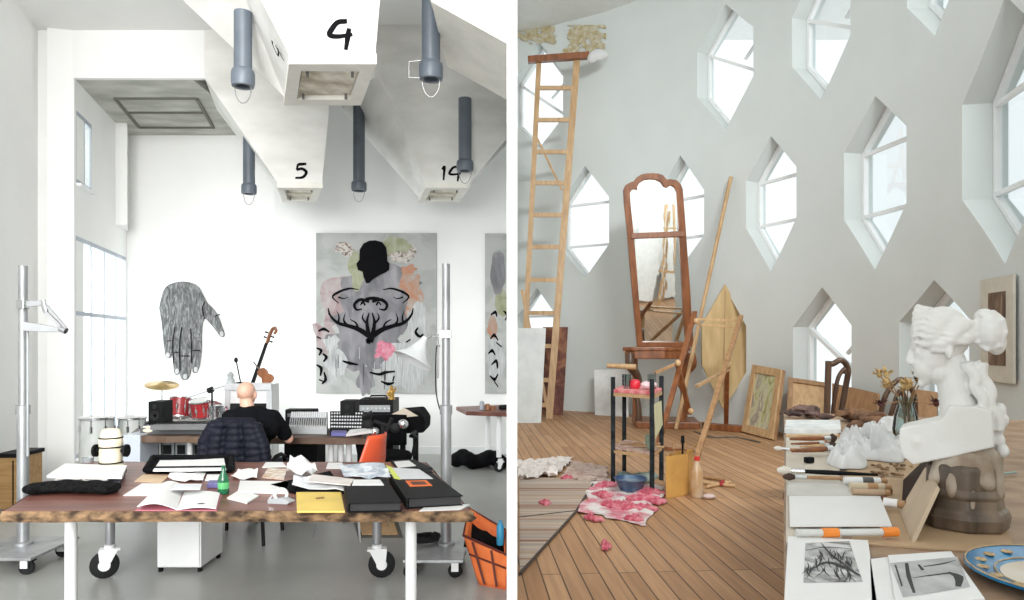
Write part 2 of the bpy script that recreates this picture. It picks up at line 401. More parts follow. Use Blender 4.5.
# numbers
def digits(parent, name, b, t, strokes, cx, cz, h, wd):
    # near face of the hopper : b0,b1 bottom, t0,t1 top
    O = b[0]+Vector((0,0,.05)); nrm = (t[0]-O).cross(b[1]-b[0]).normalized()
    if nrm.y > 0: nrm = -nrm
    e = (b[1]-b[0]).normalized(); up = (t[0]-O); up = (up-e*up.dot(e)).normalized()
    mb = MB(); a = Art(O+e*cx+up*cz, e*h, up*h, nrm, mb); a.O += nrm*.003
    for st in strokes: a.stroke(st, [wd, wd*1.25, wd*.8], 0)
    mb.build(name, black_ink, parent)
four = [[(.50,1),(.25,.95),(.06,.62),(.02,.42),(.35,.40),(.75,.45)], [(.62,.78),(.62,.45),(.60,.02)]]
four = [[(.78,.98),(.45,.95),(.25,.75),(.12,.48),(.45,.42),(.98,.5)], [(.85,.72),(.80,.4),(.72,-.08)]]
five = [[(.85,1),(.4,.97),(.25,.95)], [(.28,.97),(.18,.58)], [(.18,.58),(.55,.66),(.85,.42),(.6,.08),(.08,.03)]]
one = [[(.0,.78),(.18,1.0),(.14,.5),(.10,0)]]
f14 = one+[[(x+.42, y) for x, y in s] for s in four]
e4 = (b4[1]-b4[0]).length
digits(h4, 'number_mark', b4, t4, four, .21, .045, .155, .026)
digits(h5, 'number_mark', b5, t5, five, .17, .05, .15, .026)
digits(h14, 'number_mark', b14, t14, f14, .17, .03, .14, .022)
# small figure on the side flank of the near hopper
O = b4[3]*.35+b4[0]*.65+Vector((0,0,.05)); tt = t4[3]*.35+t4[0]*.65
e = (b4[0]-b4[3]).normalized(); up = (tt-O); up = (up-e*up.dot(e)).normalized(); nn = e.cross(up)
if nn.x > 0: nn = -nn
mb = MB(); a = Art(O+up*.05+nn*.003, e*.12, up*.12, nn, mb)
for st in four: a.stroke(st, .015, 0)
mb.build('side_mark', black_ink, h4)

# ------------------------------------------------------------ grey pipes
def pipe(label, cx, Y, y0, ztop, r):
    p = P(cx, y0, Y)
    t = thing('drain_pipe', label, 'pipe', p, 'grey pipes hanging between the hoppers')
    MB().tube([p+Vector((0,0,.02)), (p.x,p.y,ztop)], r, 24).build('tube', grey_pvc, t, smooth=True)
    MB().lathe([(r*.80,.12),(r*.80,-.01),(r*1.22,-.01),(r*1.30,.01),(r*1.30,.07),(r*1.22,.09),(r*1.0,.10)], p, 24).build('collar', grey_pvc, t, smooth=True)
    q = []
    for k in range(13):
        a = PI*k/12; q.append(p+Vector((math.cos(a)*r*.95, 0, -.01-math.sin(a)*r*1.9)))
    MB().tube(q, .0035, 6).build('wire_loop', wire, t)
    return t
pipe('grey plastic pipe left of the hopper with figure 4', 243, 4.4, 85, 3.56, .055)
pB = pipe('grey plastic pipe reaching the top edge, right of hopper 4', 431, 4.4, 78, 4.74, .058)
pipe('grey plastic pipe between the hoppers numbered 5 and 14', 359, 7.95, 190, 4.15, .066)
pipe('grey plastic pipe in front of the number 14 hopper', 465, 7.05, 170, 3.93, .066)
pipe('grey plastic pipe left of the hopper with figure 5', 249, 7.6, 193, 3.9, .062)
p = P(421, 78, 4.4)
MB().tube([p, p+Vector((-.075,0,0)), p+Vector((-.075,0,.10)), p+Vector((.0,0,.11))], .005, 6).build('bracket', wire, pB)

# ------------------------------------------------------------ art on the rear wall
YA = YR-.05
def c2w(px_, py_, Y): return P(px_, py_, Y)
art_bg = multi('painting_ground', [(.0,(.30,.30,.29)),(.42,(.36,.37,.355)),(.52,(.43,.44,.425)),(1,(.48,.49,.475))], 3, bump=.2)
a_grey = multi('grey_wash', [(.3,(.11,.11,.12)),(.5,(.20,.195,.21)),(.7,(.34,.33,.345))], 5, stretch=(1,1,.35))
a_pink = multi('pink_wash', [(.3,(.28,.18,.19)),(.5,(.38,.31,.31)),(.7,(.42,.40,.39))], 5)
a_red = mat('crimson_patch', (.52,.12,.19), .7, col2=(.62,.30,.36), scale=18)
a_oran = multi('orange_wash', [(.3,(.48,.16,.07)),(.5,(.40,.25,.18)),(.7,(.38,.37,.34))], 6)
a_green = multi('green_wash', [(.3,(.24,.26,.14)),(.55,(.34,.35,.24)),(.75,(.42,.42,.37))], 6)
a_brown = multi('brown_marks', [(.4,(.15,.11,.09)),(.5,(.45,.40,.36)),(.6,(.55,.52,.48))], 20)
a_white = mat('white_drips', (.52,.53,.53), .7, col2=(.36,.38,.38), scale=14, stretch=(3,3,.4))
x0, x1, z1c, z0c = 316, 436.5, 233, 393.5
O = P(x0, z0c, YA); U = P(x1, z0c, YA)-O; V = P(x0, z1c, YA)-O
r = thing('large_painting', 'large painting of a black head silhouette above ink antlers on grey', 'painting', (O.x+U.x/2, YR-.03, O.z), 'paintings on the back wall')
MB().box((O.x+U.x/2, YR-.027, O.z+V.z/2), (U.x, .046, V.z)).build('canvas', mat('grey_canvas_edge', (.45,.46,.45), .8), r)
mb = MB(); mb.mi(0); mb.face([O, O+U, O+U+V, O+V])
ar = Art(O, U, V, (0,-1,0), mb)
def zc(x, y): return ((x-163)/327, (578-y)/433)
def bl(x, y, rx, ry, mi, seed, rough=.35): ar.blob(zc(x,y), rx/327, ry/433, mi, seed, rough)
def st(pts, w, mi=1): ar.stroke([zc(*p) for p in pts], [k*.0048 for k in w] if not isinstance(w, (int,float)) else w*.0048, mi)
for args in ((225,330,58,55,3,1),(190,420,30,50,3,2),(330,300,95,70,2,3),(310,450,110,60,2,4),(255,490,50,30,2,14),(300,540,22,40,2,5),(420,300,32,60,5,6),(375,185,45,22,6,7),(275,245,22,45,6,8),(240,190,25,16,7,17),
             (415,245,22,14,5,9),(385,345,30,35,5,10),(350,360,60,60,2,11),(215,510,30,45,8,12),(400,500,60,70,8,13),(440,400,26,60,8,15),(205,440,22,20,8,16),(395,210,30,13,7,18),(348,463,24,22,4,19),(435,445,22,30,8,20),(280,370,70,50,2,21)):
    bl(*args)
ar.poly([zc(395,215),zc(425,178),(zc(441,192)),zc(408,230)], 7)
for k in range(34):
    x = random.uniform(190, 470); y = random.uniform(440, 520); st([(x,y),(x+random.uniform(-1,1),y+20),(x,min(572, y+random.uniform(30,70)))], random.uniform(.8,2.2), random.choice((1,2,8,8,2)))
# head silhouette
hd = [(300,281),(292,262),(290,250),(277,245),(273,228),(281,218),(282,190),(292,174),(308,166),(325,165),(343,170),(354,184),(357,205),(357,220),(363,228),(362,245),(352,252),(338,258),(318,270),(308,280)]
ar.poly([zc(*p) for p in hd], 1)
# antlers and scrolls
for s_ in (1, -1):
    def m(p): return (312+(p[0]-312)*s_, p[1])
    for pts, w in (([(312,425),(345,405),(375,395),(400,388),(420,370),(427,348)], (16,13,10,9,6,2)),
                   ([(375,396),(385,380),(380,360)], (8,5,1)), ([(400,388),(398,370),(404,355)], (6,4,1)), ([(345,406),(352,388),(368,378)], (7,5,2)),
                   ([(312,440),(318,415),(322,385),(316,360)], (14,12,8,3)), ([(316,330),(340,325),(356,338),(350,352),(335,350)], (8,9,7,3)),
                   ([(345,298),(370,295),(400,305),(415,318),(398,335)], (2,5,7,5,2)), ([(400,318),(385,322),(372,318)], (5,3,1)),
                   ([(318,395),(334,375),(330,360)], (6,5,1)), ([(427,348),(424,366)], (3,5)),
                   ([(327,340),(333,332),(340,340)], (6,4,3))):
        st([m(p) for p in pts], w)
st([(312,440),(304,436),(318,430)], (10,14,8)); st([(286,336),(300,324),(318,321),(335,322)], (6,8,9,6))
for p in ([(170,410),(185,404),(200,412)],[(165,455),(178,462),(172,475)],[(182,470),(192,480),(184,492)],[(165,500),(178,510),(176,530)],[(186,520),(190,540),(180,552)],[(172,540),(183,545)],
          [(440,400),(434,413),(445,424),(455,418)],[(408,440),(420,432)],[(310,521),(335,526),(352,521),(378,518)],[(340,545),(360,552),(376,548)],[(376,530),(372,545)],[(236,490),(255,496),(278,500)],[(166,425),(178,430)]):
    st(p, [4,9,4])
mb.build('painted_picture', [art_bg, black_ink, a_grey, a_pink, a_red, a_oran, a_green, a_brown, a_white], r, recalc=False)
# second painting cut by the partition
O = P(485, 393.5, YA); e2 = XP-.004; U = Vector((e2-O.x, 0, 0)); V = P(485, 233.5, YA)-O
r = thing('large_painting', 'pale painting with yellow wash, cut off at the partition edge', 'painting', (O.x+U.x/2, YR-.03, O.z), 'paintings on the back wall')
MB().box((O.x+U.x/2, YR-.027, O.z+V.z/2), (U.x, .046, V.z)).build('canvas', MATS['grey_canvas_edge'], r)
mb = MB(); mb.face([O, O+U, O+U+V, O+V]); ar = Art(O, U, V, (0,-1,0), mb)
def zc(x, y): return ((x-622)/62, (578-y)/433)
def sb(x, y, rx, ry, mi, s): ar.blob(zc(x,y), rx/62, ry/433, mi, s, .15)
sb(663,330,16,35,6,3); sb(666,350,15,20,6,4); sb(655,250,18,60,2,5); sb(650,480,22,60,8,6); sb(640,400,12,30,5,7)
for p in ([(636,365),(648,358),(652,370)],[(668,355),(678,365),(672,380)],[(635,430),(645,420),(655,434)],[(630,470),(640,462),(648,474)],[(638,500),(650,490),(654,510)],[(634,530),(646,540),(655,525)],[(655,560),(645,545)],[(672,362),(680,370)],[(650,440),(664,452)]):
    ar.stroke([zc(*q) for q in p], [.02,.05,.02], 1)
mb.build('painted_picture', [art_bg, black_ink, a_grey, a_pink, a_red, a_oran, a_green, a_brown, a_white], r, recalc=False)

# charcoal hand on the rear wall
YH = YR+.13
hand_mat = multi('charcoal_scribble', [(.30,(.02,.02,.02)),(.46,(.07,.07,.07)),(.54,(.11,.11,.11)),(.72,(.24,.24,.24))], 9, stretch=(2,1,.5), distort=2.5, bump=0)
nail_mat = mat('pale_chalk', (.36,.36,.355), .8)
outl = [(440,322),(447,300),(462,285),(490,277),(518,279),(540,290),(554,312),(566,335),(583,352),(596,372),(606,398),(613,422),(606,430),(597,422),(584,404),(570,388),(560,378),(553,392),(551,420),(551,450),(549,480),(545,505),(540,520),(533,527),(526,522),(523,500),(521,520),(516,538),(504,546),(494,540),(491,520),(489,527),(482,532),(475,524),(473,500),(471,470),(467,482),(459,487),(452,480),(447,450),(444,415),(440,380),(435,350)]
def zh(p, o=0): return P(p[0]/2.727, 180+p[1]/2.727, YH-o)
sm_o = catmull([Vector((p[0], p[1], 0)) for p in outl+[outl[0]]], 3)[:-1]
r = thing('hand_cutout', 'big charcoal drawing of a hand, fingers down, on the white wall', 'artwork', tuple(zh((505,546))))
MB().prism([zh(p) for p in sm_o], (0,-.012,0)).build('drawn_hand', hand_mat, r)
mb = MB(); ar = Art(zh((0,0), .014), P(1,0,YH)-P(0,0,YH), P(0,1,YH)-P(0,0,YH), (0,-1,0), mb)
def hz_(p): return (p[0]/2.727, 180+p[1]/2.727)
ar.O = P(0, 0, YH-.014)
ar.U = P(1,0,YH-.014)-P(0,0,YH-.014); ar.V = P(0,1,YH-.014)-P(0,0,YH-.014)
for pts in ([(473,500),(471,440),(478,400)],[(491,520),(490,450),(496,400)],[(523,500),(522,450),(520,405)],[(558,378),(552,350),(560,330)],[(455,440),(466,438)],[(476,470),(488,470)],[(495,480),(518,480)],[(526,465),(546,465)],[(585,372),(600,366)]):
    ar.stroke([hz_(p) for p in pts], .014, 0)
for c in ((458,478),(483,522),(505,536),(534,517),(605,420)):
    m2 = MB(); a2 = Art(ar.O, ar.U, ar.V, (0,-1,0), m2); a2.k = 12; a2.blob(hz_(c), 2, 2.8, 0, 1, .02, 14); m2.build('finger_nail', nail_mat, r, recalc=False)
mb.build('finger_outlines', [black_ink], r, recalc=False)
# ============================================================ LEFT-HAND STUDIO : FURNITURE
def sheet(mb, corners, z, th=.003, curl=0, n=6):
    """thin sheet from four picture corners (near-left, near-right, far-right, far-left) lying at height z"""
    c = [Q(p[0], p[1], z) for p in corners]
    def fn(u, v):
        p = c[0]*(1-u)*(1-v)+c[1]*u*(1-v)+c[2]*u*v+c[3]*(1-u)*v
        return p+Vector((0,0,th+curl*abs(noise.noise(p*9))*2))
    if curl: mb.grid(fn, n, n, th)
    else: mb.hexa([p for p in c], [p+Vector((0,0,th)) for p in c])
    return mb
def wheel(mb, c, r, w, ang):
    R = rz(ang)@Matrix.Rotation(PI/2, 3, 'X')
    return mb.lathe([(r*.35,-w/2),(r*.8,-w/2),(r,-w*.3),(r,w*.3),(r*.8,w/2),(r*.35,w/2)], c, 20, R)
def caster(parent, c, r, ang, ztop, pole=.03):
    """swivel caster; c = floor point of the wheel"""
    c = Vector(c); w = r*.45
    wl = wheel(MB(), c+Vector((0,0,r+.001)), r, w, ang).build('wheel', rubber, parent, smooth=True)
    h = rz(ang)
    hub = MB().lathe([(.001,-w*.62),(r*.40,-w*.60),(r*.42,w*.60),(.001,w*.62)], c+Vector((0,0,r)), 14, h@Matrix.Rotation(PI/2, 3, 'X'))
    off = h@Vector((r*.35, 0, 0))
    for s in (-1, 1):
        o = h@Vector((0, s*w*.72, 0)); t = h@Vector((0, .004, 0))
        q = [c+o+Vector((0,0,r*.75))+h@Vector((-r*.25,0,0)), c+o+Vector((0,0,r*.75))+h@Vector((r*.2,0,0)), c+o+off+h@Vector((r*.55,0,0))+Vector((0,0,r*2.12)), c+o+off+h@Vector((-r*.75,0,0))+Vector((0,0,r*2.12))]
        hub.prism(q, t)
    hub.box(c+off+Vector((0,0,r*2.15)), (r*1.4, w*1.7, r*.15), ang)
    hub.tube([c+off+Vector((0,0,r*2.15)), c+off+Vector((0,0,r*2.15+.03))], pole*1.05, 14)
    hub.build('caster_fork', white_paint, parent, smooth=False)
# ---- big slab table
fl = Q(2, 511, TZ); fr = Q(472, 511, TZ); rr = Q(427, 462, TZ); rl = Q(84, 461.5, TZ)
tb = thing('slab_table', 'long wooden slab work table with rough bark edge on steel pipe legs with casters', 'table', ((fl.x+rr.x)/2, (fl.y+rr.y)/2, 0))
def edge(a, b, n, k):
    out = []
    for i in range(n):
        p = a.lerp(b, i/n); out.append(p+Vector((noise.noise(p*5)*k*.5, noise.noise(p*6+Vector((3,0,0)))*k, 0)))
    return out
ol = edge(fl, fr, 60, .022)+edge(fr, rr, 14, .02)+edge(rr, rl, 40, .02)+edge(rl, fl, 20, .02)
th = .052
MB().face([p for p in ol]).build('tabletop', slab_top, tb, recalc=False) if False else None
mb = MB()
cen = sum(ol, Vector())/len(ol)
ins = [p+(cen-p).normalized()*.006 for p in ol]
mb.prism([p-Vector((0,0,th*.8)) for p in ins], (0,0,th*.8)); top_o = mb.build('tabletop', slab_top, tb)
mb = MB(); N = len(ol); R = 5
rows = []
for j in range(R+1):
    t = j/R; k = math.sin(PI*t)*.014
    rows.append([p-(cen-p).normalized()*(k*(1+noise.noise(p*20+Vector((0,0,t*4)))*1.6))-Vector((0,0,.001+t*th)) for p in ol])
vs = [v for r_ in rows for v in r_]; fs = [(j*N+i, j*N+(i+1)%N, (j+1)*N+(i+1)%N, (j+1)*N+i) for j in range(R) for i in range(N)]
mb.add(vs, fs); mb.face([v for v in rows[-1]]); mb.build('bark_edge', slab_edge, tb, smooth=True)
for (x, Y, cas) in ((71, 3.55, 0), (411, 3.55, 0), (110, 4.42, 1), (377, 4.42, 1)):
    X = (x-512)/F*Y
    lg = MB().tube([(X, Y, .215 if cas else 0.0), (X, Y, TZ-th)], .0285, 18)
    lg.tube([(X,Y,TZ-th-.03),(X,Y,TZ-th)], .045, 18)
    lg = lg.build('leg', galv if cas else white_paint, tb, smooth=True)
    if cas:
        an = .45 if x < 200 else PI+.15; r_ = .084
        off = rz(an)@Vector((r_*.35,0,0)); caster(lg, Vector((X,Y,0))-off, r_, an, .2)
    else:
        MB().lathe([(.045,0),(.045,.02),(.032,.035)], (X,Y,0), 16).build('foot', rubber, lg)
mb = MB(); mb.bar(((110-512)/F*4.42, 4.42, TZ-th-.03), ((377-512)/F*4.42, 4.42, TZ-th-.03), .04, .04); mb.build('rail', grey_metal, tb)
# ---- white pedestal unit under the table
Y = 4.52; xa, xb = px(157, Y), px(201, Y)
r = thing('drawer_pedestal', 'white metal pedestal box on the floor under the slab table', 'cabinet', ((xa+xb)/2, Y+.17, 0))
MB().box(((xa+xb)/2, Y+.17, .19), (xb-xa, .34, .32)).build('body', white_paint, r, bevel=.006)
MB().box(((xa+xb)/2, Y-.004, .19), (xb-xa-.016, .012, .30)).build('front_panel', white_paint, r, bevel=.003)
for a in (xa+.015, xb-.015):
    for b in (Y+.02, Y+.3): MB().box((a, b, .015), (.02, .03, .03)).build('foot', black_plastic, r)

# ---- papers and things on the slab table
def flat(name, label, cat, corners, m, th=.004, z=TZ, group=None, extra=None, curl=0):
    mb = MB(); sheet(mb, corners, z+.0006, th, curl)
    o = mb.build(name, m); tag(o, label, cat, group); return o
def book_stack(label, layers, z=TZ+.001):
    pass
flat('paper_sheet', 'blank white sheet, leftmost loose page before the open brochure', 'paper', [(123,496),(152,496),(166,484),(142,484)], paper)
flat('paper_sheet', 'tan envelope lying in front of the black tray', 'paper', [(134,482),(162,483),(170,475),(143,475)], paper_tan, .003)
# stack of large magazines at the left
def stack(name, label, cat, layers, parts):
    z = TZ+.001; c = [Q(*p, z) for p in layers[0][0]]; r = thing(name, label, cat, tuple(sum(c, Vector())/4-Vector((0,0,0))))
    return r
r = flat('magazine', 'thick magazine at the bottom of the left-hand pile beside the black knit', 'magazine', [(70,490),(118,489),(125,476),(75,476)], mat('dark_magazine', (.06,.06,.09), .5), .022)
flat('magazine', 'magazine with grey printed cover sticking out to the left, middle of the left-hand pile', 'magazine', [(52,483),(97,489),(112,478),(70,474)], multi('printed_cover', [(.4,(.08,.08,.1)),(.5,(.5,.45,.42)),(.6,(.75,.72,.7))], 18), .012, TZ+.023)
flat('magazine', 'wide white drawing pad on top of the left-hand pile', 'magazine', [(47,478),(122,479),(127,468),(65,466)], paper, .016, TZ+.036)
# black knitted thing
mb = MB()
for k in range(26):
    t = k/25; p = Q(36+72*t, 494-2.0*math.sin(t*3), TZ); j = noise.noise(Vector((k*1.3,0,0)))
    mb.ell(p+Vector((0, .05*j, .030)), (.062, .075+.02*j, .030+.006*j), 12)
o = mb.build('knitted_scarf', black_fur, remesh=.012, sm=2); tag(o, 'black shaggy knitted scarf at the left front of the slab table', 'scarf')
# cream device (espresso style lamp / microscope-like projector)
c = Q(111, 472, TZ); Y = c.y; s = Y/F
r = thing('label_machine', 'cream coloured upright machine with black knobs on the rear left of the slab table', 'machine', c)
mb = MB(); x = c.x
mb.lathe([(.075,.006),(.078,.02),(.07,.045),(.062,.05)], c, 24); mb.build('base', cream_plastic, r, smooth=True)
MB().lathe([(.084,0),(.084,.012),(.076,.014)], c, 24).build('base_plate', black_plastic, r, smooth=True)
mb = MB(); z = c.z
mb.lathe([(.060,.05),(.064,.09),(.064,.135),(.060,.15),(.066,.16),(.066,.20),(.060,.215),(.052,.25),(.04,.262),(.001,.266)], c, 20, sy=1.0); mb.build('body', cream_plastic, r, smooth=True)
for zz in (.055,.15,.205): MB().lathe([(.0655,zz),(.0675,zz+.004),(.0655,zz+.008)], c, 24).build('ring', black_plastic, r)
for s_ in (-1, 1):
    MB().tube([c+Vector((s_*.06,0,.13)), c+Vector((s_*.085,0,.13)), c+Vector((s_*.085,0,.13)), c+Vector((s_*.10,0,.13))], [.012,.012,.038,.038], 16).build('knob', black_plastic, r)
# small cup-like item
c = Q(88, 462.3, TZ); o = MB().lathe([(.03,0),(.036,.03),(.033,.032),(.028,.005)], c, 16).build('glass_ashtray', mat('smoky_glass', (.3,.32,.33), .2), smooth=True); tag(o, 'small smoky glass ashtray at the rear left corner of the slab table', 'ashtray')
c = Q(73, 470, TZ); 
# open brochure
r = thing('open_brochure', 'open white brochure with pink cover lying near the front edge of the slab table', 'brochure', Q(178, 500, TZ))
sheet(MB(), [(135,511),(217,511),(222,495),(157,496)], TZ+.001, .003).build('cover', mat('pink_cover', (.62,.20,.26), .5), r)
def page(px4, hump):
    c = [Q(p[0], p[1], TZ+.004) for p in px4]
    def fn(u, v):
        p = c[0]*(1-u)*(1-v)+c[1]*u*(1-v)+c[2]*u*v+c[3]*(1-u)*v
        return p+Vector((0,0,.006+hump*(math.sin(PI*(u if hump > 0 else 1-u))**1)*abs(1)))
    return MB().grid(lambda u, v: (c[0]*(1-u)*(1-v)+c[1]*u*(1-v)+c[2]*u*v+c[3]*(1-u)*v)+Vector((0,0,.006+abs(hump)*math.sin(PI*(.15+.85*u if hump > 0 else .15+.85*(1-u))))), 10, 4, .005)
page([(137,510.5),(177,510.5),(184,487),(160,488)], .030).build('left_page', paper, r, smooth=True)
page([(177,510.5),(216,510.5),(220,495),(184,493)], -.012).build('right_page', paper_grey if False else paper, r, smooth=True)
c = Q(201,504, TZ+.02); MB().ell(c, (.02,.012,.004)).build('printed_spot', black_plastic, r)
# black tray / portfolio with papers
c4 = [(146,474),(232,473),(231,461.5),(153,461.5)]
r = thing('document_tray', 'black open document case with white pages at the rear edge of the slab table', 'case', Q(190, 467, TZ))
w4 = [Q(*p, TZ+.001) for p in c4]; mb = MB()
mb.hexa(w4, [p+Vector((0,0,.018)) for p in w4])
for a, b in ((0,1),(1,2),(2,3),(3,0)): mb.tube([w4[a]+Vector((0,0,.025)), w4[b]+Vector((0,0,.025))], .02, 8)
mb.build('case', black_cloth, r, smooth=True)
w5 = [Q(*p, TZ+.03) for p in [(153,471.5),(190,471.5),(193,461),(160,461.5)]]
MB().hexa(w5, [p+Vector((0,0,.008)) for p in w5]).build('page', paper, r)
w5 = [Q(*p, TZ+.03) for p in [(190,471.5),(226,470.5),(224,459.5),(193,461)]]
MB().hexa(w5, [p+Vector((0,0,.008)) for p in w5]).build('page', paper, r)
# papers in the middle
flat('paper_sheet', 'curled white sheet directly behind the open brochure', 'paper', [(168,481),(202,483),(206,474),(180,474)], paper, .002, TZ+.002, curl=.03)
flat('paper_sheet', 'white printed sheet left of the green bottle', 'paper', [(205,481),(221,481),(221,475),(207,475)], paper, .005)
flat('paper_sheet', 'pale sheet with tan marks lying across the brochure spine', 'paper', [(170,490),(200,490),(202,484),(176,484)], paper_grey, .002, TZ+.045)
o = MB().hexa([Q(*p, TZ+.001) for p in [(207,488),(219,488),(219,484),(209,484)]], [Q(*p, TZ+.001)+Vector((0,0,.022)) for p in [(207,488),(219,488),(219,484),(209,484)]]).build('matchbox', mat('violet_card', (.13,.12,.30), .5), bevel=.002); tag(o, 'small violet box just left of the green bottle', 'box')
# green bottle
c = Q(223.5, 494, TZ); k = c.y/F; r = thing('green_bottle', 'green glass bottle standing in the middle of the slab table', 'bottle', c)
MB().lathe([(.001,.001),(.026,.002),(.028,.01),(.028,.075),(.024,.092),(.011,.115),(.0095,.142),(.0115,.144),(.0115,.150),(.001,.150)], c, 20).build('body', green_glass, r, smooth=True)
MB().lathe([(.0285,.03),(.0287,.031),(.0287,.062),(.0285,.063)], c, 20).build('label_band', mat('pale_green_label', (.10,.42,.15), .5), r, smooth=True)
# papers right of the bottle
flat('paper_sheet', 'white folded sheet with pink edge in front of the bottle, right side', 'paper', [(227,499),(247,504),(259,497),(240,491)], paper, .008)
flat('book', 'long white booklet with red cover edge right of the green bottle', 'book', [(238,493),(286,494),(289,484),(240,483)], paper, .014)
flat('paper_sheet', 'crumpled white sheet behind the long white booklet', 'paper', [(231,479),(257,481),(258,471),(238,471)], paper, .002, TZ+.002, curl=.03)
flat('paper_sheet', 'narrow white sheet at the rear edge of the slab table behind the bottle', 'paper', [(262,468),(286,467),(283,462.5),(266,462.5)], paper, .003)
# tape dispenser
c = Q(279, 503, TZ); r = thing('tape_dispenser', 'grey metal tape dispenser left of the yellow folder', 'dispenser', c)
mb = MB(); mb.prism([c+Vector((-.05,-.02,.0)), c+Vector((.05,-.035,.0)), c+Vector((.062,-.035,.012)), c+Vector((.02,-.03,.03)), c+Vector((-.05,-.02,.022))], (.02,.04,0)); mb.build('body', grey_metal, r, bevel=.003)
R = rz(.4)@Matrix.Rotation(PI/2, 3, 'X')
MB().tube([c+Vector((.01,0,.04))+R@Vector((math.cos(a)*.028, math.sin(a)*.028, 0)) for a in [2*PI*i/16 for i in range(16)]], .009, 8, closed=True).build('tape_roll', mat('clear_tape', (.75,.76,.76), .3), r, smooth=True)
MB().bar(c+Vector((-.045,-.01,.022)), c+Vector((.005,-.0,.075)), .016, .006).build('arm', chrome, r)
# yellow folder
r = thing('yellow_folder', 'yellow folder at the front edge left of the black binders', 'folder', Q(320, 503, TZ))
sheet(MB(), [(297,513),(345,513),(341,493.5),(296,492)], TZ+.001, .010).build('cover', yellow_card, r, bevel=.002)
MB().box(Q(320,498,TZ+.014), (.04,.02,.004), .4).build('stain', mat('brown_sticker', (.25,.12,.05), .6), r)
# portfolios, prints and papers to the right
flat('portfolio_case', 'black portfolio lying open beneath grey prints behind the yellow folder', 'portfolio', [(270,487),(294,494),(345,494),(330,473)], black_cloth, .014)
flat('print_sheet', 'bluish grey print hanging over the black portfolio behind the yellow folder', 'print', [(292,489),(344,491),(351,483),(294,476)], paper_grey, .004, TZ+.018, curl=.02)
flat('paper_sheet', 'bright crumpled white sheet in the heap behind the grey print', 'paper', [(286,473),(318,478),(312,466),(290,464)], paper, .003, TZ+.034, curl=.05)
flat('print_sheet', 'long pale sheet with tan border lying over the grey print', 'print', [(308,482),(350,486),(354,480),(312,475)], mat('tan_white_sheet', (.72,.66,.62), .6), .006, TZ+.045)
flat('print_sheet', 'blue-white printed sheet at the back left of the orange chair', 'print', [(345,480),(392,479),(384,466),(338,466)], multi('blue_print', [(.4,(.42,.48,.56)),(.55,(.75,.78,.82)),(.7,(.85,.86,.88))], 10), .004, TZ+.03, curl=.02)
flat('paper_sheet', 'white sheet with tan drawing at the left of the crumpled heap', 'paper', [(262,478),(284,480),(287,470),(268,469)], mat('tan_drawing', (.55,.36,.22), .7, col2=(.85,.80,.74), scale=22), .006)
def binder(label, px4, h, z=TZ):
    w4 = [Q(*p, z+.001) for p in px4]; c = sum(w4, Vector())/4
    r = thing('ring_binder', label, 'binder', (c.x, c.y, z)); up = Vector((0,0,h))
    MB().hexa(w4, [p+Vector((0,0,.004)) for p in w4]).build('back_cover', black_plastic, r)
    i4 = [p+(c-p)*.05+Vector((0,0,.005)) for p in w4]
    MB().hexa(i4, [p+Vector((0,0,h-.009)) for p in i4]).build('pages', mat('dark_page_block', (.035,.035,.037), .8) if 'dark_page_block' not in MATS else MATS['dark_page_block'], r)
    t4 = [p+Vector((0,0,h-.004)) for p in w4]
    MB().hexa(t4, [p+Vector((0,0,.004)) for p in t4]).build('front_cover', black_plastic, r)
    MB().hexa([w4[0]-(w4[1]-w4[0])*.03, w4[0], w4[3], w4[3]-(w4[1]-w4[0])*.03], [p+up for p in (w4[0]-(w4[1]-w4[0])*.03, w4[0], w4[3], w4[3]-(w4[1]-w4[0])*.03)]).build('spine', black_plastic, r)
    return r, t4
binder('thick black binder lying flat right of the yellow folder', [(349,513),(402,512),(386,487),(344,488)], .045)
flat('paper_sheet', 'white strip of paper on the black binder right of the yellow folder', 'paper', [(352,485.5),(384,485.5),(380,480),(354,480)], paper, .003, TZ+.047)
r, t4 = binder('black binder at the front right corner with orange label and yellow strip', [(408,509),(463,506),(432,482),(391,483)], .050)
def on_top(r, t4, name, a, b, c_, d, m, th=.002):
    def q(u, v): return (t4[0]*(1-u)*(1-v)+t4[1]*u*(1-v)+t4[2]*u*v+t4[3]*(1-u)*v)+Vector((0,0,.0045))
    w = [q(*a), q(*b), q(*c_), q(*d)]
    return MB().hexa(w, [p+Vector((0,0,th)) for p in w]).build(name, m, r)
lab = on_top(r, t4, 'label_card', (.20,.42), (.66,.42), (.66,.66), (.20,.66), orange_cloth)
on_top(r, t4, 'label_stripe', (.28,.47), (.58,.47), (.58,.60), (.28,.60), mat('dark_print', (.12,.04,.02), .6), .0035)
on_top(r, t4, 'yellow_strip', (.0,.78), (.12,.72), (.14,1.35), (.02,1.45), mat('yellow_green_strip', (.72,.80,.16), .5))
on_top(r, t4, 'index_card', (.13,.75), (.85,.72), (.80,1.2), (.14,1.3), paper_grey)
flat('print_sheet', 'shiny white brochure poking out under the corner binder', 'print', [(419,511.5),(461,510),(470,505),(430,504)], paper, .003)
binder('small black binder with white card at the rear right corner of the table', [(401,475),(433,473),(414,464),(392,465)], .03)
flat('paper_sheet', 'white card on the rear right black binder', 'paper', [(398,468),(416,466),(409,461),(394,462)], paper, .003, TZ+.032)
flat('wooden_board', 'reddish thin board at the rear edge in front of the orange chair', 'board', [(366,472),(400,471),(392,464),(362,464)], mat('rust_board', (.28,.10,.05), .5), .012)
flat('paper_sheet', 'round-cornered white sheet at the rear edge right of the metal trestle', 'paper', [(326,469),(346,469),(342,463),(328,463)], paper, .003)

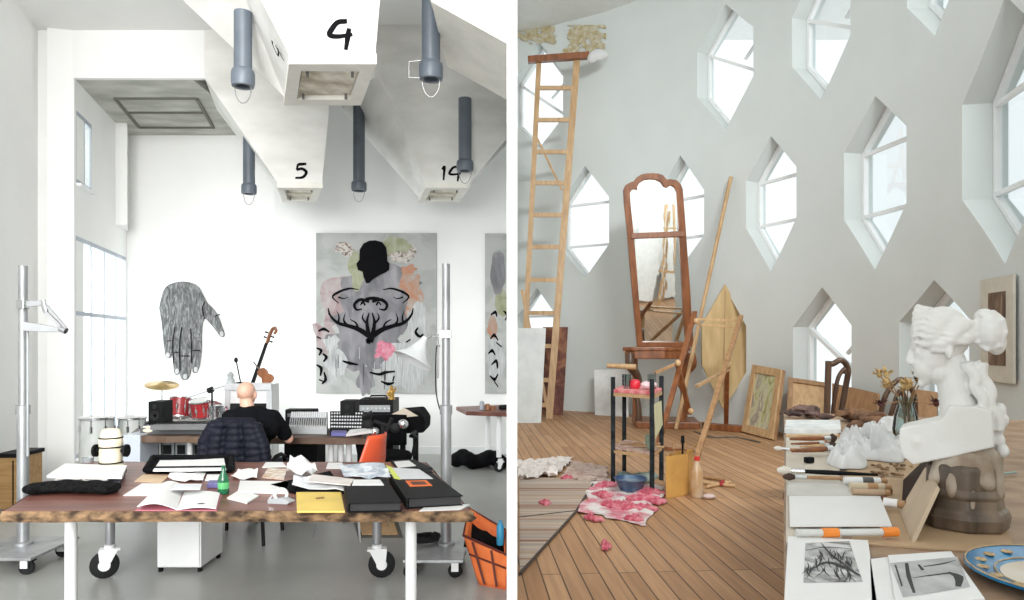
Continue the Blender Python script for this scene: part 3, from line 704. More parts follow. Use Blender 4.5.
# ---- tall pole stands with lamps
def pole_stand(cx, Y, ytop, label, basew, lampfn, plate_c, plate_s, cas):
    X = px(cx, Y); ztop = ZC+(HZ-ytop)/F*Y
    r = thing('pole_stand', label, 'stand', (X, Y, 0))
    MB().box((plate_c[0], plate_c[1], .115), (plate_s[0], plate_s[1], .018)).build('base_plate', galv, r, bevel=.004)
    MB().tube([(X,Y,.12),(X,Y,1.03)], .036, 20).build('lower_pole', galv, r, smooth=True)
    MB().tube([(X,Y,1.0),(X,Y,ztop)], .027, 20).build('upper_pole', galv, r, smooth=True)
    MB().lathe([(.036,1.0),(.043,1.0),(.043,1.06),(.028,1.065)], (X,Y,0), 20).build('collar', galv, r, smooth=True)
    MB().lathe([(.036,.12),(.06,.12),(.06,.14),(.038,.145)], (X,Y,0), 20).build('flange', galv, r, smooth=True)
    for (a, b) in cas:
        c = MB(); p = Vector((a, b, 0)); wl = wheel(c, p+Vector((0,0,.046)), .045, .03, .3)
        wl.box(p+Vector((.01,0,.095)), (.07,.05,.02)); c.box(p+Vector((.0,-.022,.07)), (.05,.004,.05), .3)
        c.build('caster', rubber, r, smooth=False); MB().box(p+Vector((0,-.030,.075)), (.045,.008,.055)).build('caster_bracket', white_paint, r)
    return r, X, Y
YP = 4.72
r, X, Y = pole_stand(23, YP, 266, 'tall galvanised pole stand on a wheeled plate at the far left', .5, None, (px(22,YP)+.04, YP-.06), (.46,.5), [(px(22,YP)+.20,YP-.24),(px(22,YP)-.12,YP-.24),(px(22,YP)+.20,YP+.12),(px(22,YP)-.12,YP+.12)])
MB().tube([(X+.045,Y-.02,.72),(X+.045,Y-.02,1.62)], .007, 8).build('cable', grey_metal, r)
r, X, Y = pole_stand(446, YP, 264, 'tall galvanised pole stand on a wheeled plate, right of the slab table', .5, None, (px(447,YP)-.055, YP-.10), (.38,.50), [(px(447,YP)+.08,YP-.30),(px(447,YP)-.20,YP-.32),(px(447,YP)+.08,YP+.08),(px(447,YP)-.20,YP+.08)])
MB().tube([(X-.04,Y,1.46),(X-.065,Y,1.44),(X-.07,Y,1.2),(X-.055,Y,1.08),(X-.03,Y,1.0)], .004, 8, smooth=4).build('cable', rubber, r)
# coil of cable on the right base plate
pts = []
for i in range(60):
    a = i*.55; pts.append((px(425,YP)+math.cos(a)*(.085+.015*math.sin(i)), YP+.05+math.sin(a)*(.07+.012*math.cos(i*1.7)), .135+i*.0006))
o = MB().tube(pts, .008, 6).build('cable_coil', rubber); tag(o, 'coil of black cable lying on the wheeled plate of the right pole stand', 'cable')
# left lamp : articulated white arm with flat fluorescent head
X, Y = px(24, YP), YP
lamp_grey = mat('pale_lamp_grey', (.34,.35,.36), .45)
r = thing('arm_lamp', 'white folding arm lamp clamped to the far left pole', 'lamp', P(27, 327, YP))
zc_ = lambda a, b: P(a, b, Y-.045)
MB().box(P(26,304.5,Y)+Vector((0,-.03,0)), (.05,.06,.06)).build('clamp', chrome, r, bevel=.004)
MB().bar(zc_(28,304), zc_(43,303), .035, .035).build('bracket', lamp_grey, r)
MB().tube([zc_(43,300), zc_(46,312)], .018, 10).build('joint', chrome, r)
mb = MB(); mb.bar(zc_(44,310), zc_(64,330), .020, .022); mb.bar(zc_(47,306), zc_(66,328), .012, .012); mb.build('upper_arm', lamp_grey, r)
MB().tube([zc_(60,330)+Vector((0,0,.01)), zc_(66,331)+Vector((0,0,0))], .022, 12).build('elbow', chrome, r)
a, b = zc_(26,329), zc_(63,331)
mb = MB(); d = Vector((0,.07,0)); mb.hexa([a-d*.6-Vector((0,0,.015)), b-d*.2-Vector((0,0,.01)), b+d*.2-Vector((0,0,.01)), a+d*.6-Vector((0,0,.015))], [a-d*.5+Vector((0,0,.05)), b-d*.15+Vector((0,0,.02)), b+d*.15+Vector((0,0,.02)), a+d*.5+Vector((0,0,.05))]); mb.build('lamp_head', lamp_grey, r, bevel=.006)
# right lamp : conical grey shade
X, Y = px(446, YP), YP
r = thing('arm_lamp', 'grey conical shade lamp on a bent arm clamped to the right pole', 'lamp', P(443, 336, YP))
ap = P(433, 341, Y-.06); tip = P(398, 359, Y-.12)
ax = (P(414,361,Y-.1)-P(425,340,Y-.06)).normalized()
zax = ax; xax = Vector((0,1,0)).cross(zax).normalized(); yax = zax.cross(xax)
Rm = Matrix((xax, yax, zax)).transposed()
MB().lathe([(.018,-.02),(.022,.0),(.030,.02),(.072,.10),(.135,.155),(.138,.160),(.130,.155),(.068,.098),(.02,.02)], P(424,340,Y-.06), 28, Rm).build('lamp_shade', mat('pale_grey_shade', (.60,.62,.63), .35, col2=(.72,.73,.74)), r, smooth=True)
MB().tube([P(428,338,Y-.06), P(434,335,Y-.05), P(438,340,Y-.04), P(438,378,Y-.04)], .006, 8, smooth=4).build('arm', wire, r)
MB().bar(P(432,336,Y-.05), P(446,334,Y-.02), .018, .018).build('bracket', chrome, r)
MB().box(P(446,334,Y)+Vector((0,-.02,0)), (.075,.06,.05)).build('clamp', chrome, r, bevel=.004)

# ---- orange bag, wooden floor hatch, wood cabinet at left
Yb = 4.42
def bp(x, y, d=0): return P(x, y, Yb+d)
r = thing('tool_bag', 'orange canvas bag with dark straps on the floor beside the partition', 'bag', Q(484, 572, 0))
xl = px(464, Yb); xr_ = XP-.012; zb_ = 0.0
mb = MB()
B0 = [Vector((xl+.10,Yb-.13,.005)), Vector((xr_,Yb-.22,.005)), Vector((xr_,Yb+.05,.005)), Vector((xl+.10,Yb+.10,.005))]
T0 = [Vector((xl,Yb-.05,.28)), Vector((xr_,Yb-.18,.20)), Vector((xr_,Yb+.1,.27)), Vector((xl+.02,Yb+.16,.40))]
def bagside(a, b, c, d, n=8, k=.012):
    return lambda u, v: (a*(1-u)*(1-v)+b*u*(1-v)+c*u*v+d*(1-u)*v)+Vector((noise.noise(Vector((u*4,v*3,a.x*9)))*k, -abs(noise.noise(Vector((u*3,v*4,a.y*5))))*k*1.5*math.sin(PI*u), 0))
mb.grid(bagside(B0[0],B0[1],T0[1],T0[0]), 12, 10); mb.grid(bagside(B0[1],B0[2],T0[2],T0[1]), 6, 6); mb.grid(bagside(B0[2],B0[3],T0[3],T0[2]), 8, 6); mb.grid(bagside(B0[3],B0[0],T0[0],T0[3]), 6, 6)
mb.face(B0)
ob = mb.build('bag_body', orange_cloth, r, smooth=True, recalc=False); md = ob.modifiers.new('t', 'SOLIDIFY'); md.thickness = .008
mb = MB(); mb.tube([T0[0], T0[1], T0[2], T0[3]], .009, 8, closed=True); mb.build('rim', mat('dark_red_piping', (.12,.02,.012), .7), r)
mid = lambda t: T0[0].lerp(T0[1], t)*.62+B0[0].lerp(B0[1], t)*.38+Vector((0,-.012,0))
MB().tube([mid(0), mid(.5), mid(1)], .006, 8).build('pocket_seam', MATS['dark_red_piping'], r)
for t in (.22, .66):
    MB().bar(B0[0].lerp(B0[1], t)+Vector((0,-.02,.01)), T0[0].lerp(T0[1], t)+Vector((0,-.016,-.01)), .014, .006, up=(0,1,0)).build('strap', MATS['dark_red_piping'], r)
MB().grid(lambda u, v: (T0[0].lerp(T0[1], u)).lerp(T0[3].lerp(T0[2], u), v*.9)+Vector((0,0,-.07-.02*noise.noise(Vector((u*5,v*5,1))))), 8, 6).build('lining', black_cloth, r, smooth=True)
o = MB().lathe([(.001,0),(.022,.002),(.024,.01),(.024,.12),(.012,.14),(.012,.155),(.001,.156)], (XP-.05, Yb-.0, .205), 14).build('blue_bottle', blue_plastic, smooth=True); tag(o, 'bright blue plastic bottle sticking out of the orange bag', 'bottle')
w4 = [Q(358,538,0), Q(403,538,0), Q(398,523,0), Q(354,523,0)]
mb = MB().hexa([p+Vector((0,0,.001)) for p in w4], [p+Vector((0,0,.012)) for p in w4]); r = thing('floor_hatch', 'wooden hatch plate in a dark frame lying on the floor behind the right caster', 'hatch', sum(w4, Vector())/4)
mb.build('frame', mat('dark_steel', (.10,.09,.07), .5), r)
cc = sum(w4, Vector())/4; i4 = [cc+(p-cc)*.8+Vector((0,0,.012)) for p in w4]; MB().hexa(i4, [p+Vector((0,0,.006)) for p in i4]).build('board', tan_wood, r)
Yc = 6.15
r = thing('side_cabinet', 'brown wooden cabinet with black top at the far left wall', 'cabinet', (px(0,Yc), Yc+.2, 0))
xa, xb = -4.52, px(18,Yc)
MB().box(((xa+xb)/2, Yc+.16, .24), (xb-xa, .32, .46)).build('body', wood('honey_wood', (.30,.17,.06), (.42,.26,.11), 3), r, bevel=.004)
MB().box(((xa+xb)/2, Yc+.16, .485), (xb-xa+.02, .36, .035)).build('top', black_plastic, r, bevel=.003)
MB().box(((xa+xb)/2+.05, Yc-.006, .24), (.005,.012,.40)).build('door_gap', black_plastic, r)

# ---- second desk with live edge
def edge_table(name, label, pl, z, th, topm, legs):
    c = sum(pl, Vector())/len(pl); r = thing(name, label, 'table', (c.x, c.y, 0))
    mb = MB(); mb.prism([p-Vector((0,0,th)) for p in pl], (0,0,th)); mb.build('tabletop', topm, r, bevel=.006)
    return r
DZ = .70
fl = Q(127, 436, DZ); fr = Q(366, 438, DZ); rr = Q(372, 428, DZ); rl = Q(136, 428.5, DZ)
front = edge(fl, fr, 24, .03)
dk = edge_table('slab_desk', 'long dark wooden slab desk behind the seated person', front+[fr, rr, rl], DZ, .055, dark_slab, None)
for x in (331, 341, 349):
    X = px(x, 6.05); MB().tube([(X,6.05,.03),(X,6.05,DZ-.056)], .024, 14).build('leg', white_paint, dk, smooth=True)
MB().box((px(340,6.05), 6.05, .02), (.30,.4,.035)).build('foot_plate', white_paint, dk, bevel=.004)
for x in (158, 190):
    X = px(x, 6.15); MB().tube([(X,6.15,.0),(X,6.15,DZ-.056)], .024, 14).build('leg', white_paint, dk, smooth=True)
# things on desk
def cab_box(name, label, cat, x0, x1, y0, y1, Y, depth, m, group=None, face=None, **k):
    """box whose front spans picture columns x0..x1 and rows y0..y1 at distance Y"""
    a = P(x0, y1, Y); b = P(x1, y0, Y)
    r = thing(name, label, cat, ((a.x+b.x)/2, Y+depth/2, a.z), group)
    MB().box(((a.x+b.x)/2, Y+depth/2, (a.z+b.z)/2), (b.x-a.x, depth, b.z-a.z)).build('body', m, r, bevel=k.get('bevel', .006))
    return r, a, b
def speaker(label, x0, x1, y0, y1, Y):
    zt_ = None
    r, a, b = cab_box('loudspeaker', label, 'speaker', x0, x1, y0, y1, Y, .2, black_plastic, 'black loudspeakers')
    c = (a+b)/2; w = b.x-a.x; h = b.z-a.z; R = Matrix.Rotation(PI/2, 3, 'X')
    MB().lathe([(w*.34,0),(w*.36,.008),(w*.30,.01),(w*.1,-.0),(.001,.0)], (c.x, Y-.001, a.z+h*.36), 20, R).build('woofer', rubber, r, smooth=True)
    MB().lathe([(w*.16,0),(w*.17,.008),(.001,.006)], (c.x, Y-.001, a.z+h*.78), 16, R).build('tweeter', rubber, r, smooth=True)
    return r
def dz(Y, z): return HZ+F*(ZC-z)/Y          # picture row of height z at distance Y
speaker('black loudspeaker at the left end of the desk beside the red drums', 148, 162, 401.5, dz(6.15,DZ+.063), 6.15)
speaker('black loudspeaker on the desk below the large painting', 340, 354.5, 401, dz(6.2,DZ+.02), 6.2)
o = MB().box((px(347,6.25), 6.28, DZ+.0105), (.16,.2,.018)).build('speaker_pad', rubber); tag(o, 'thin black pad beneath the right loudspeaker', 'pad')
# keyboard
def slab_on(name, label, cat, px4, z, h, m, bevel=.004):
    w4 = [Q(*p, z) for p in px4]; c = sum(w4, Vector())/4
    r = thing(name, label, cat, (c.x, c.y, z)); MB().hexa(w4, [p+Vector((0,0,h)) for p in w4]).build('body', m, r, bevel=bevel); return r, w4, c
r, w4, c = slab_on('keyboard', 'long keyboard with white keys on the left part of the slab desk', 'keyboard', [(140,434.5),(222,434.5),(221,429.3),(145,429.3)], DZ+.001, .055, mat('dark_grey_case', (.10,.10,.105), .4))
def lerp4(w, u, v, h): return w[0]*(1-u)*(1-v)+w[1]*u*(1-v)+w[2]*u*v+w[3]*(1-u)*v+Vector((0,0,h))
q = [lerp4(w4, *t, .056) for t in ((.03,.05),(.97,.05),(.97,.5),(.03,.5))]
MB().hexa(q, [p+Vector((0,0,.008)) for p in q]).build('white_keys', paper, r)
mb = MB()
for i in range(46):
    if i % 7 in (2, 6): continue
    u = .04+.92*i/46; a = lerp4(w4, u, .25, .066); b = lerp4(w4, u, .5, .066); mb.bar(a, b, .012, .012)
mb.build('black_keys', black_plastic, r)
q = [lerp4(w4, *t, .056) for t in ((.02,.58),(.98,.58),(.98,.95),(.02,.95))]; MB().hexa(q, [p+Vector((0,0,.02)) for p in q]).build('control_panel', black_plastic, r)
r, w4, c = slab_on('effects_unit', 'low grey electronic unit on top of the desk in front of the red drums', 'electronics', [(150,430.2),(226,430),(224,428.6),(155,428.6)], DZ+.06, .04, mat('mid_grey_unit', (.16,.16,.165), .4))
o = MB().ell(Q(150,434,DZ)+Vector((0,0,.035)), (.07,.05,.03), 14).build('cream_pad', cream_plastic, smooth=True); tag(o, 'cream rounded object at the left end of the slab desk', 'object')
# mixing console
r, w4, c = slab_on('mixing_console', 'grey mixing console with rows of faders on the slab desk right of the person', 'mixer', [(289,434),(327,434.5),(328,428.6),(291,428.6)], DZ+.001, .05, grey_metal)
q0 = [lerp4(w4, *t, .05) for t in ((0,0),(1,0),(1,1),(0,1))]; q1 = [q0[0]+Vector((0,0,.015)), q0[1]+Vector((0,0,.015)), q0[2]+Vector((0,0,.10)), q0[3]+Vector((0,0,.10))]
MB().hexa(q0, q1).build('panel', mat('console_panel', (.30,.31,.32), .4, col2=(.50,.50,.50), scale=40), r)
for i in range(16):
    u = .04+i*.06; a = lerp4(q1, u, .1, .0); b = lerp4(q1, u, .55, .0); mb = MB(); mb.bar(a+Vector((0,0,.003)), b+Vector((0,0,.003)), .006, .004)
    fd = mb.build('fader', black_plastic, r)
mb = MB()
for i in range(16):
    for j in range(4): mb.ell(lerp4(q1, .04+i*.06, .62+j*.1, .005), (.009,.009,.009), 8)
mb.build('knobs', paper_grey, r)['kind'] = 'stuff'
r, w4, c = slab_on('mixing_console', 'black sloping mixer with pale knobs on the desk below the large painting', 'mixer', [(330,435.5),(362,436),(364,429),(330,429)], DZ+.001, .04, black_plastic)
q0 = [lerp4(w4, *t, .04) for t in ((0,0),(1,0),(1,1),(0,1))]; q1 = [q0[0]+Vector((0,0,.01)), q0[1]+Vector((0,0,.01)), q0[2]+Vector((0,0,.12)), q0[3]+Vector((0,0,.12))]
MB().hexa(q0, q1).build('panel', black_plastic, r); mb = MB()
for i in range(12):
    for j in range(5): mb.ell(lerp4(q1, .06+i*.08, .12+j*.18, .005), (.009,.009,.009), 8)
mb.build('knobs', paper_grey, r)['kind'] = 'stuff'
r, a, b = cab_box('rack_unit', 'black rack unit standing behind the grey mixing console', 'electronics', 285, 315, 409.5, dz(6.3,DZ+.002), 6.3, .12, black_plastic)
MB().box(((a.x+b.x)/2, 6.295, b.z-.05), (b.x-a.x-.05,.01,.03)).build('display_strip', mat('grey_strip', (.16,.16,.18), .3), r)
r, w4, c = slab_on('book', 'blue-violet booklet lying at the front edge of the desk right of the mixer', 'book', [(331,436.3),(346,436.5),(347,434),(332,434)], DZ+.052, .03, mat('violet_cover', (.10,.10,.28), .5))
o = MB(); w4 = [Q(*p, DZ+.05) for p in [(346,436.6),(372,433),(372,430),(350,432)]]; o.hexa(w4, [p+Vector((0,0,.02)) for p in w4]); o = o.build('paper_roll', paper); tag(o, 'white papers lying on the black mixer at the right end of the desk', 'paper')
o = MB().lathe([(.001,0),(.030,.001),(.032,.085),(.028,.086),(.026,.01)], Q(285.5, 435.5, DZ), 16).build('mug', black_plastic, smooth=True); tag(o, 'black mug on the desk next to the hand of the seated person', 'mug')
# white framed case behind the person, mic stand, cello
r, a, b = cab_box('white_cabinet', 'white framed cabinet behind the seated person', 'cabinet', 225, 272.5, 384, dz(7.6,0), 7.6, .22, mat('white_board', (.80,.81,.81), .5, var=.01))
w_ = b.x-a.x
for args in (((a.x+.03, 7.59, (a.z+b.z)/2), (.06,.03,b.z-a.z)), ((b.x-.03, 7.59, (a.z+b.z)/2), (.06,.03,b.z-a.z)), (((a.x+b.x)/2, 7.575, b.z-.03), (w_,.03,.07))):
    MB().box(*args).build('frame_strip', mat('grey_white_strip', (.62,.64,.66), .4) if 'grey_white_strip' not in MATS else MATS['grey_white_strip'], r, bevel=.004)
o = MB().lathe([(.001,0),(.05,.001),(.045,.05),(.03,.07),(.04,.10),(.02,.13),(.001,.135)], P(225.5+.3, 384, 7.7)+Vector((.05,0,.001)), 14).build('metronome', grey_metal, smooth=True); tag(o, 'small grey object standing on the left end of the white cabinet', 'ornament')
# microphone stand
r = thing('microphone_stand', 'black boom microphone stand reaching up behind the seated person', 'stand', (px(212,7.0), 7.0, 0))
MB().tube([(px(212,7.0),7.0,.02),(px(212,7.0),7.0,P(0,392,7.0).z)], .010, 8).build('upright', rubber, r)
MB().tube([P(185,398.5,7.0), P(224,386,7.0)], .008, 8).build('boom', grey_metal, r)
MB().tube([P(208,391,7.0), P(213,389,7.0)], .03, 10).build('clutch', rubber, r)
for a in (0, 2.1, 4.2): MB().tube([(px(212,7.0),7.0,.10),(px(212,7.0)+.3*math.cos(a),7.0+.3*math.sin(a),.01)], .009, 8).build('foot', rubber, r)
r = thing('microphone_stand', 'thin short microphone stand on the white cabinet beside the cello', 'stand', P(240.5, 384, 7.75)+Vector((0,0,.001)))
b_ = P(240.5, 384, 7.75); MB().lathe([(.06,.001),(.05,.02),(.01,.025)], b_, 16).build('base', rubber, r)
MB().tube([b_+Vector((0,0,.02)), P(236.5,362,7.75)], .008, 8).build('rod', rubber, r); MB().ell(P(236,360,7.75), (.022,.022,.03)).build('microphone', rubber, r, smooth=True)
# cello : neck and scroll above the cabinet, body behind it
Yv = 8.35
r = thing('cello', 'cello with scroll and neck rising behind the white cabinet', 'cello', (px(252,Yv), Yv, 0))
def cv(x, y, d=0): return P(x, y, Yv+d)
a = cv(254,383); b = cv(267,343); d = (b-a).normalized(); nx = Vector((0,1,0)).cross(d).normalized()
bc = a-d*.62
mb = MB(); prof = []
for t, w_ in ((0,.0),(.02,.14),(.10,.205),(.2,.215),(.32,.175),(.42,.13),(.52,.145),(.60,.155),(.68,.14),(.74,.09),(.76,.03)): prof.append((t, w_))
top = [bc-d*.38+d*t+nx*w_ for t, w_ in prof]+[bc-d*.38+d*t-nx*w_ for t, w_ in prof[::-1]]
mb.prism([p-Vector((0,.05,0)) for p in top[1:-1]], (0,.11,0)); mb.build('body', mahogany, r, bevel=.01)
MB().tube([bc+d*.25-Vector((0,.05,0)), b], [.022,.016], 10).build('neck', dark_wood, r)
MB().bar(bc+d*.1-Vector((0,.10,0)), b-Vector((0,.02,0)), .035, .01, up=(0,1,0)).build('fingerboard', black_plastic, r)
mb = MB(); mb.tube([b, b+d*.10, b+d*.17+nx*.01, b+d*.20+nx*.035, b+d*.165+nx*.06, b+d*.13+nx*.045], [.022,.024,.022,.02,.018,.015], 10, smooth=4); mb.build('scroll', mahogany, r, smooth=True)
for k, s_ in ((.03,1),(.06,-1),(.09,1),(.12,-1)): MB().tube([b+d*k, b+d*k+nx*.06*s_], [.006,.012], 8).build('tuning_peg', black_plastic, r)
MB().tube([bc-d*.38, bc-d*.45], .006, 8).build('endpin', wire, r)
r = thing('violin', 'small brown violin leaning on top of the white cabinet right of the cello neck', 'violin', cv(266,384,-.5))
Yq = 7.8; c = P(267,384,Yq); e1 = (P(259,370,Yq)-P(270,384,Yq)).normalized(); n1 = Vector((0,1,0)).cross(e1)
o_ = P(270,383,Yq)
pr = [(0,.03),(.02,.065),(.06,.07),(.10,.045),(.14,.055),(.18,.045),(.20,.01)]
MB().prism([o_+e1*t+n1*w_ for t, w_ in pr]+[o_+e1*t-n1*w_ for t, w_ in pr[::-1]], (0,.04,0)).build('body', mahogany, r, bevel=.004)
MB().tube([o_+e1*.18, o_+e1*.30], .008, 8).build('neck', dark_wood, r)

# ---- drum kit
def drum(name, label, c, rad, h, tilt, shell, group=None, yaw=0):
    R = rz(yaw)@Matrix.Rotation(tilt, 3, 'X')
    r = thing(name, label, 'drum', c, group)
    MB().lathe([(rad,0),(rad,h)], c, 28, R).build('shell', shell, r, smooth=True)
    for z in (0, h):
        MB().tube([Vector(c)+R@Vector((math.cos(t)*rad*1.03, math.sin(t)*rad*1.03, z)) for t in [2*PI*k/28 for k in range(28)]], .010, 6, closed=True).build('hoop', chrome, r, smooth=True)
    MB().lathe([(.001,h+.002),(rad*.99,h+.002),(rad*.99,h-.004)], c, 28, R).build('drum_head', mat('drum_skin', (.82,.82,.80), .5) if 'drum_skin' not in MATS else MATS['drum_skin'], r)
    for k in range(8):
        t = 2*PI*k/8; p = Vector(c)+R@Vector((math.cos(t)*rad*1.03, math.sin(t)*rad*1.03, h*.15)); q = Vector(c)+R@Vector((math.cos(t)*rad*1.03, math.sin(t)*rad*1.03, h*.85))
        MB().tube([p, p.lerp(q,.3), p.lerp(q,.35), p.lerp(q,.65), p.lerp(q,.7), q], [.004,.004,.011,.011,.004,.004], 6).build('lug', chrome, r)
    return r
YD = 7.0
drum('tom_drum', 'red lacquered tom drum tilted, left one of the drum kit', P(179,417,YD), .095, .19, -.25, red_lacquer, 'red tom drums', .2)
drum('tom_drum', 'red lacquered tom drum tilted, right one of the drum kit', P(201,416,YD), .088, .16, .25, red_lacquer, 'red tom drums', 0)
drum('bass_drum', 'red bass drum behind the left end of the desk', P(190,432,YD)+Vector((0,.47,0)), .26, .33, PI/2, red_lacquer)
drum('snare_drum', 'chrome snare drum right of the red toms', P(216,418,YD+.0), .08, .12, 0, chrome)
r = thing('cymbal_stand', 'brass cymbal on a thin stand above the left loudspeaker', 'cymbal', (px(163,7.2), 7.2, 0))
cb = P(162, 384, 7.2)
MB().tube([(cb.x,7.2,.0),(cb.x,7.2,cb.z+.03)], .008, 8).build('stand', chrome, r)
for a in (.3, 2.4, 4.5): MB().tube([(cb.x,7.2,.25),(cb.x+.25*math.cos(a),7.2+.25*math.sin(a),.01)], .008, 8).build('foot', chrome, r)
MB().lathe([(.165,-.012),(.05,.0),(.04,.012),(.001,.022),(.001,.016),(.035,.008),(.048,-.003),(.165,-.015)], cb, 36, Matrix.Rotation(.14, 3, 'Y')@Matrix.Rotation(.22, 3, 'X')).build('cymbal', brass, r, smooth=True)
# congas
def conga(label, cx, ytop, Y, rad):
    c = P(cx, ytop, Y); h = c.z
    r = thing('conga_drum', label, 'drum', (c.x, Y, 0), 'white conga drums')
    MB().lathe([(rad*.72,0),(rad*.8,h*.15),(rad*1.06,h*.55),(rad*1.02,h*.8),(rad,h*.97)], (c.x,Y,0), 28).build('shell', mat('white_shell', (.48,.50,.48), .35) if 'white_shell' not in MATS else MATS['white_shell'], r, smooth=True)
    MB().tube([(c.x+math.cos(t)*rad*1.03, Y+math.sin(t)*rad*1.03, h-.01) for t in [2*PI*k/28 for k in range(28)]], .012, 6, closed=True).build('hoop', chrome, r, smooth=True)
    MB().lathe([(.001,h),(rad,h-.001),(rad,h-.02)], (c.x,Y,0), 28).build('drum_head', MATS['drum_skin'], r)
    for k in range(8):
        t = 2*PI*k/8+.2; a = Vector((c.x+math.cos(t)*rad*1.05, Y+math.sin(t)*rad*1.05, 0)); MB().tube([a+Vector((0,0,h-.01)), a+Vector((0,0,h-.07)), a+Vector((0,0,h-.075)), a+Vector((0,0,h-.13))], [.004,.004,.012,.012], 6).build('lug', chrome, r)
conga('white conga drum behind the cream machine, left of the pair', 97, 417, 6.3, .135)
conga('white conga drum behind the cream machine, right of the pair', 132, 417, 6.6, .115)
# boxes and cases under/beside the desk at left
r, a, b = cab_box('storage_box', 'pale blue-white storage box left below the desk end', 'box', 122.5, 140, 435, dz(5.8,.0), 5.8, .3, mat('blue_white_case', (.50,.54,.60), .5))
for zz in (.25, .42): MB().box(((a.x+b.x)/2, 5.795, zz), (b.x-a.x-.01,.012,.01)).build('drawer_gap', grey_metal, r)
r, a, b = cab_box('computer_tower', 'dark grey tower case under the left end of the desk', 'case', 141, 151, 435.5, dz(6.0,.0), 6.0, .35, mat('dark_teal_grey', (.10,.12,.13), .5))
MB().box(((a.x+b.x)/2, 5.995, .45), (b.x-a.x-.02,.01,.05)).build('drive_slot', grey_metal, r)
for i, (x0, x1) in enumerate(((161,174),(175,188),(193,203))):
    r, a, b = cab_box('speaker_cabinet', ('light grey equipment case with white panel under the desk, left one', 'grey equipment case with white panel under the desk, middle one', 'grey equipment case under the desk beside the puffer jacket')[i], 'case', x0, x1, 441, dz(6.2,.0), 6.2, .3, mat('case_grey_%s' % ('abc'[i]), (.22+.06*i,.24+.06*i,.25+.06*i), .5), 'equipment cases under the desk')
    MB().box(((a.x+b.x)/2, 6.195, .33), ((b.x-a.x)*.6,.012,.16)).build('panel', paper, r); MB().box(((a.x+b.x)/2, 6.195, .53), ((b.x-a.x)*.6,.012,.08)).build('grille', black_plastic, r)
r, a, b = cab_box('amplifier', 'black amplifier on the floor under the desk right of the person', 'amplifier', 284, 317, 443, dz(6.5,.22), 6.5, .3, black_plastic)
MB().box(((a.x+b.x)/2, 6.66, .10), (b.x-a.x,.04,.22)).build('stand', black_plastic, r)
r, a, b = cab_box('white_crate', 'white box on the floor behind the desk leg, left of the trestle', 'box', 318, 337, 440, dz(8.4,.0), 8.4, .3, paper)
MB().box(((a.x+b.x)/2, 8.395, b.z-.04), (b.x-a.x+.01,.02,.03)).build('lid', paper_grey, r)
# black cables on the floor
for i in range(5):
    pts = [(px(290+i*9,6.6)+.2*noise.noise(Vector((i,k,0))), 6.3+.12*k, .010+.0*i) for k in range(-3, 6)]
    o = MB().tube(pts, .010, 6, smooth=4).build('floor_cable', rubber); tag(o, 'black cable running over the concrete floor below the desk', 'cable', 'cables on the floor below the desk')

# ---- black equipment heap at right (keyboard cases, stand, office chair)
Yk = 7.2
r, a, b = cab_box('amplifier', 'large black guitar amplifier right of the desk loudspeaker', 'amplifier', 357, 393, 400, dz(7.4,.0), 7.4, .4, black_plastic)
MB().box(((a.x+b.x)/2, 7.395, (b.z)*.42), (b.x-a.x-.06,.012,b.z*.62)).build('speaker_grille', black_cloth, r); MB().box(((a.x+b.x)/2, 7.392, b.z-.09), (b.x-a.x-.06,.012,.07)).build('control_strip', grey_metal, r)
for i in range(7): MB().ell((a.x+.07+i*.045, 7.383, b.z-.09), .012, 8).build('knob', paper_grey, r)
MB().tube([((a.x+b.x)/2-.1,7.6,b.z),((a.x+b.x)/2-.08,7.6,b.z+.03),((a.x+b.x)/2+.08,7.6,b.z+.03),((a.x+b.x)/2+.1,7.6,b.z)], .01, 8).build('handle', rubber, r)
# gold statuette
c = P(391.5, 400, 7.5); r = thing('gold_statuette', 'small golden statuette standing on the black amplifier', 'statuette', c+Vector((0,0,.001)))
mb = MB(); mb.lathe([(.04,0),(.04,.02),(.025,.03)], c, 14); mb.cap(c+Vector((0,0,.03)), c+Vector((0,0,.09)), .03, .034); mb.ell(c+Vector((0,0,.135)), .022); mb.cap(c+Vector((-.03,0,.09)), c+Vector((-.045,-.01,.05)), .012, .01); mb.cap(c+Vector((.03,0,.09)), c+Vector((.045,-.01,.13)), .012, .01)
mb.build('figure', mat('dull_gold', (.42,.25,.06), .35, metal=.5), r, remesh=.006, sm=1)
# black electric piano case
r = thing('instrument_case', 'black padded instrument case sloping down at the right of the amplifier', 'case', (px(410,6.9), 6.9, 0))
mb = MB(); q = [P(394,413,6.7), P(418,411,6.7), P(425,421,6.7), P(424,433,6.7), P(400,434,6.7)]; mb.prism(q, (0,.5,0)); mb.build('case_body', black_cloth, r, bevel=.02)
for x in (402, 415): MB().box((px(x,6.9),6.95,.36), (.05,.05,.72)).build('leg', black_plastic, r)
MB().prism([P(392,414,6.69), P(404,408,6.69), P(418,416,6.69), P(398,418,6.69)], (0,.02,0)).build('paper_flap', mat('beige_flap', (.60,.52,.42), .7), r)
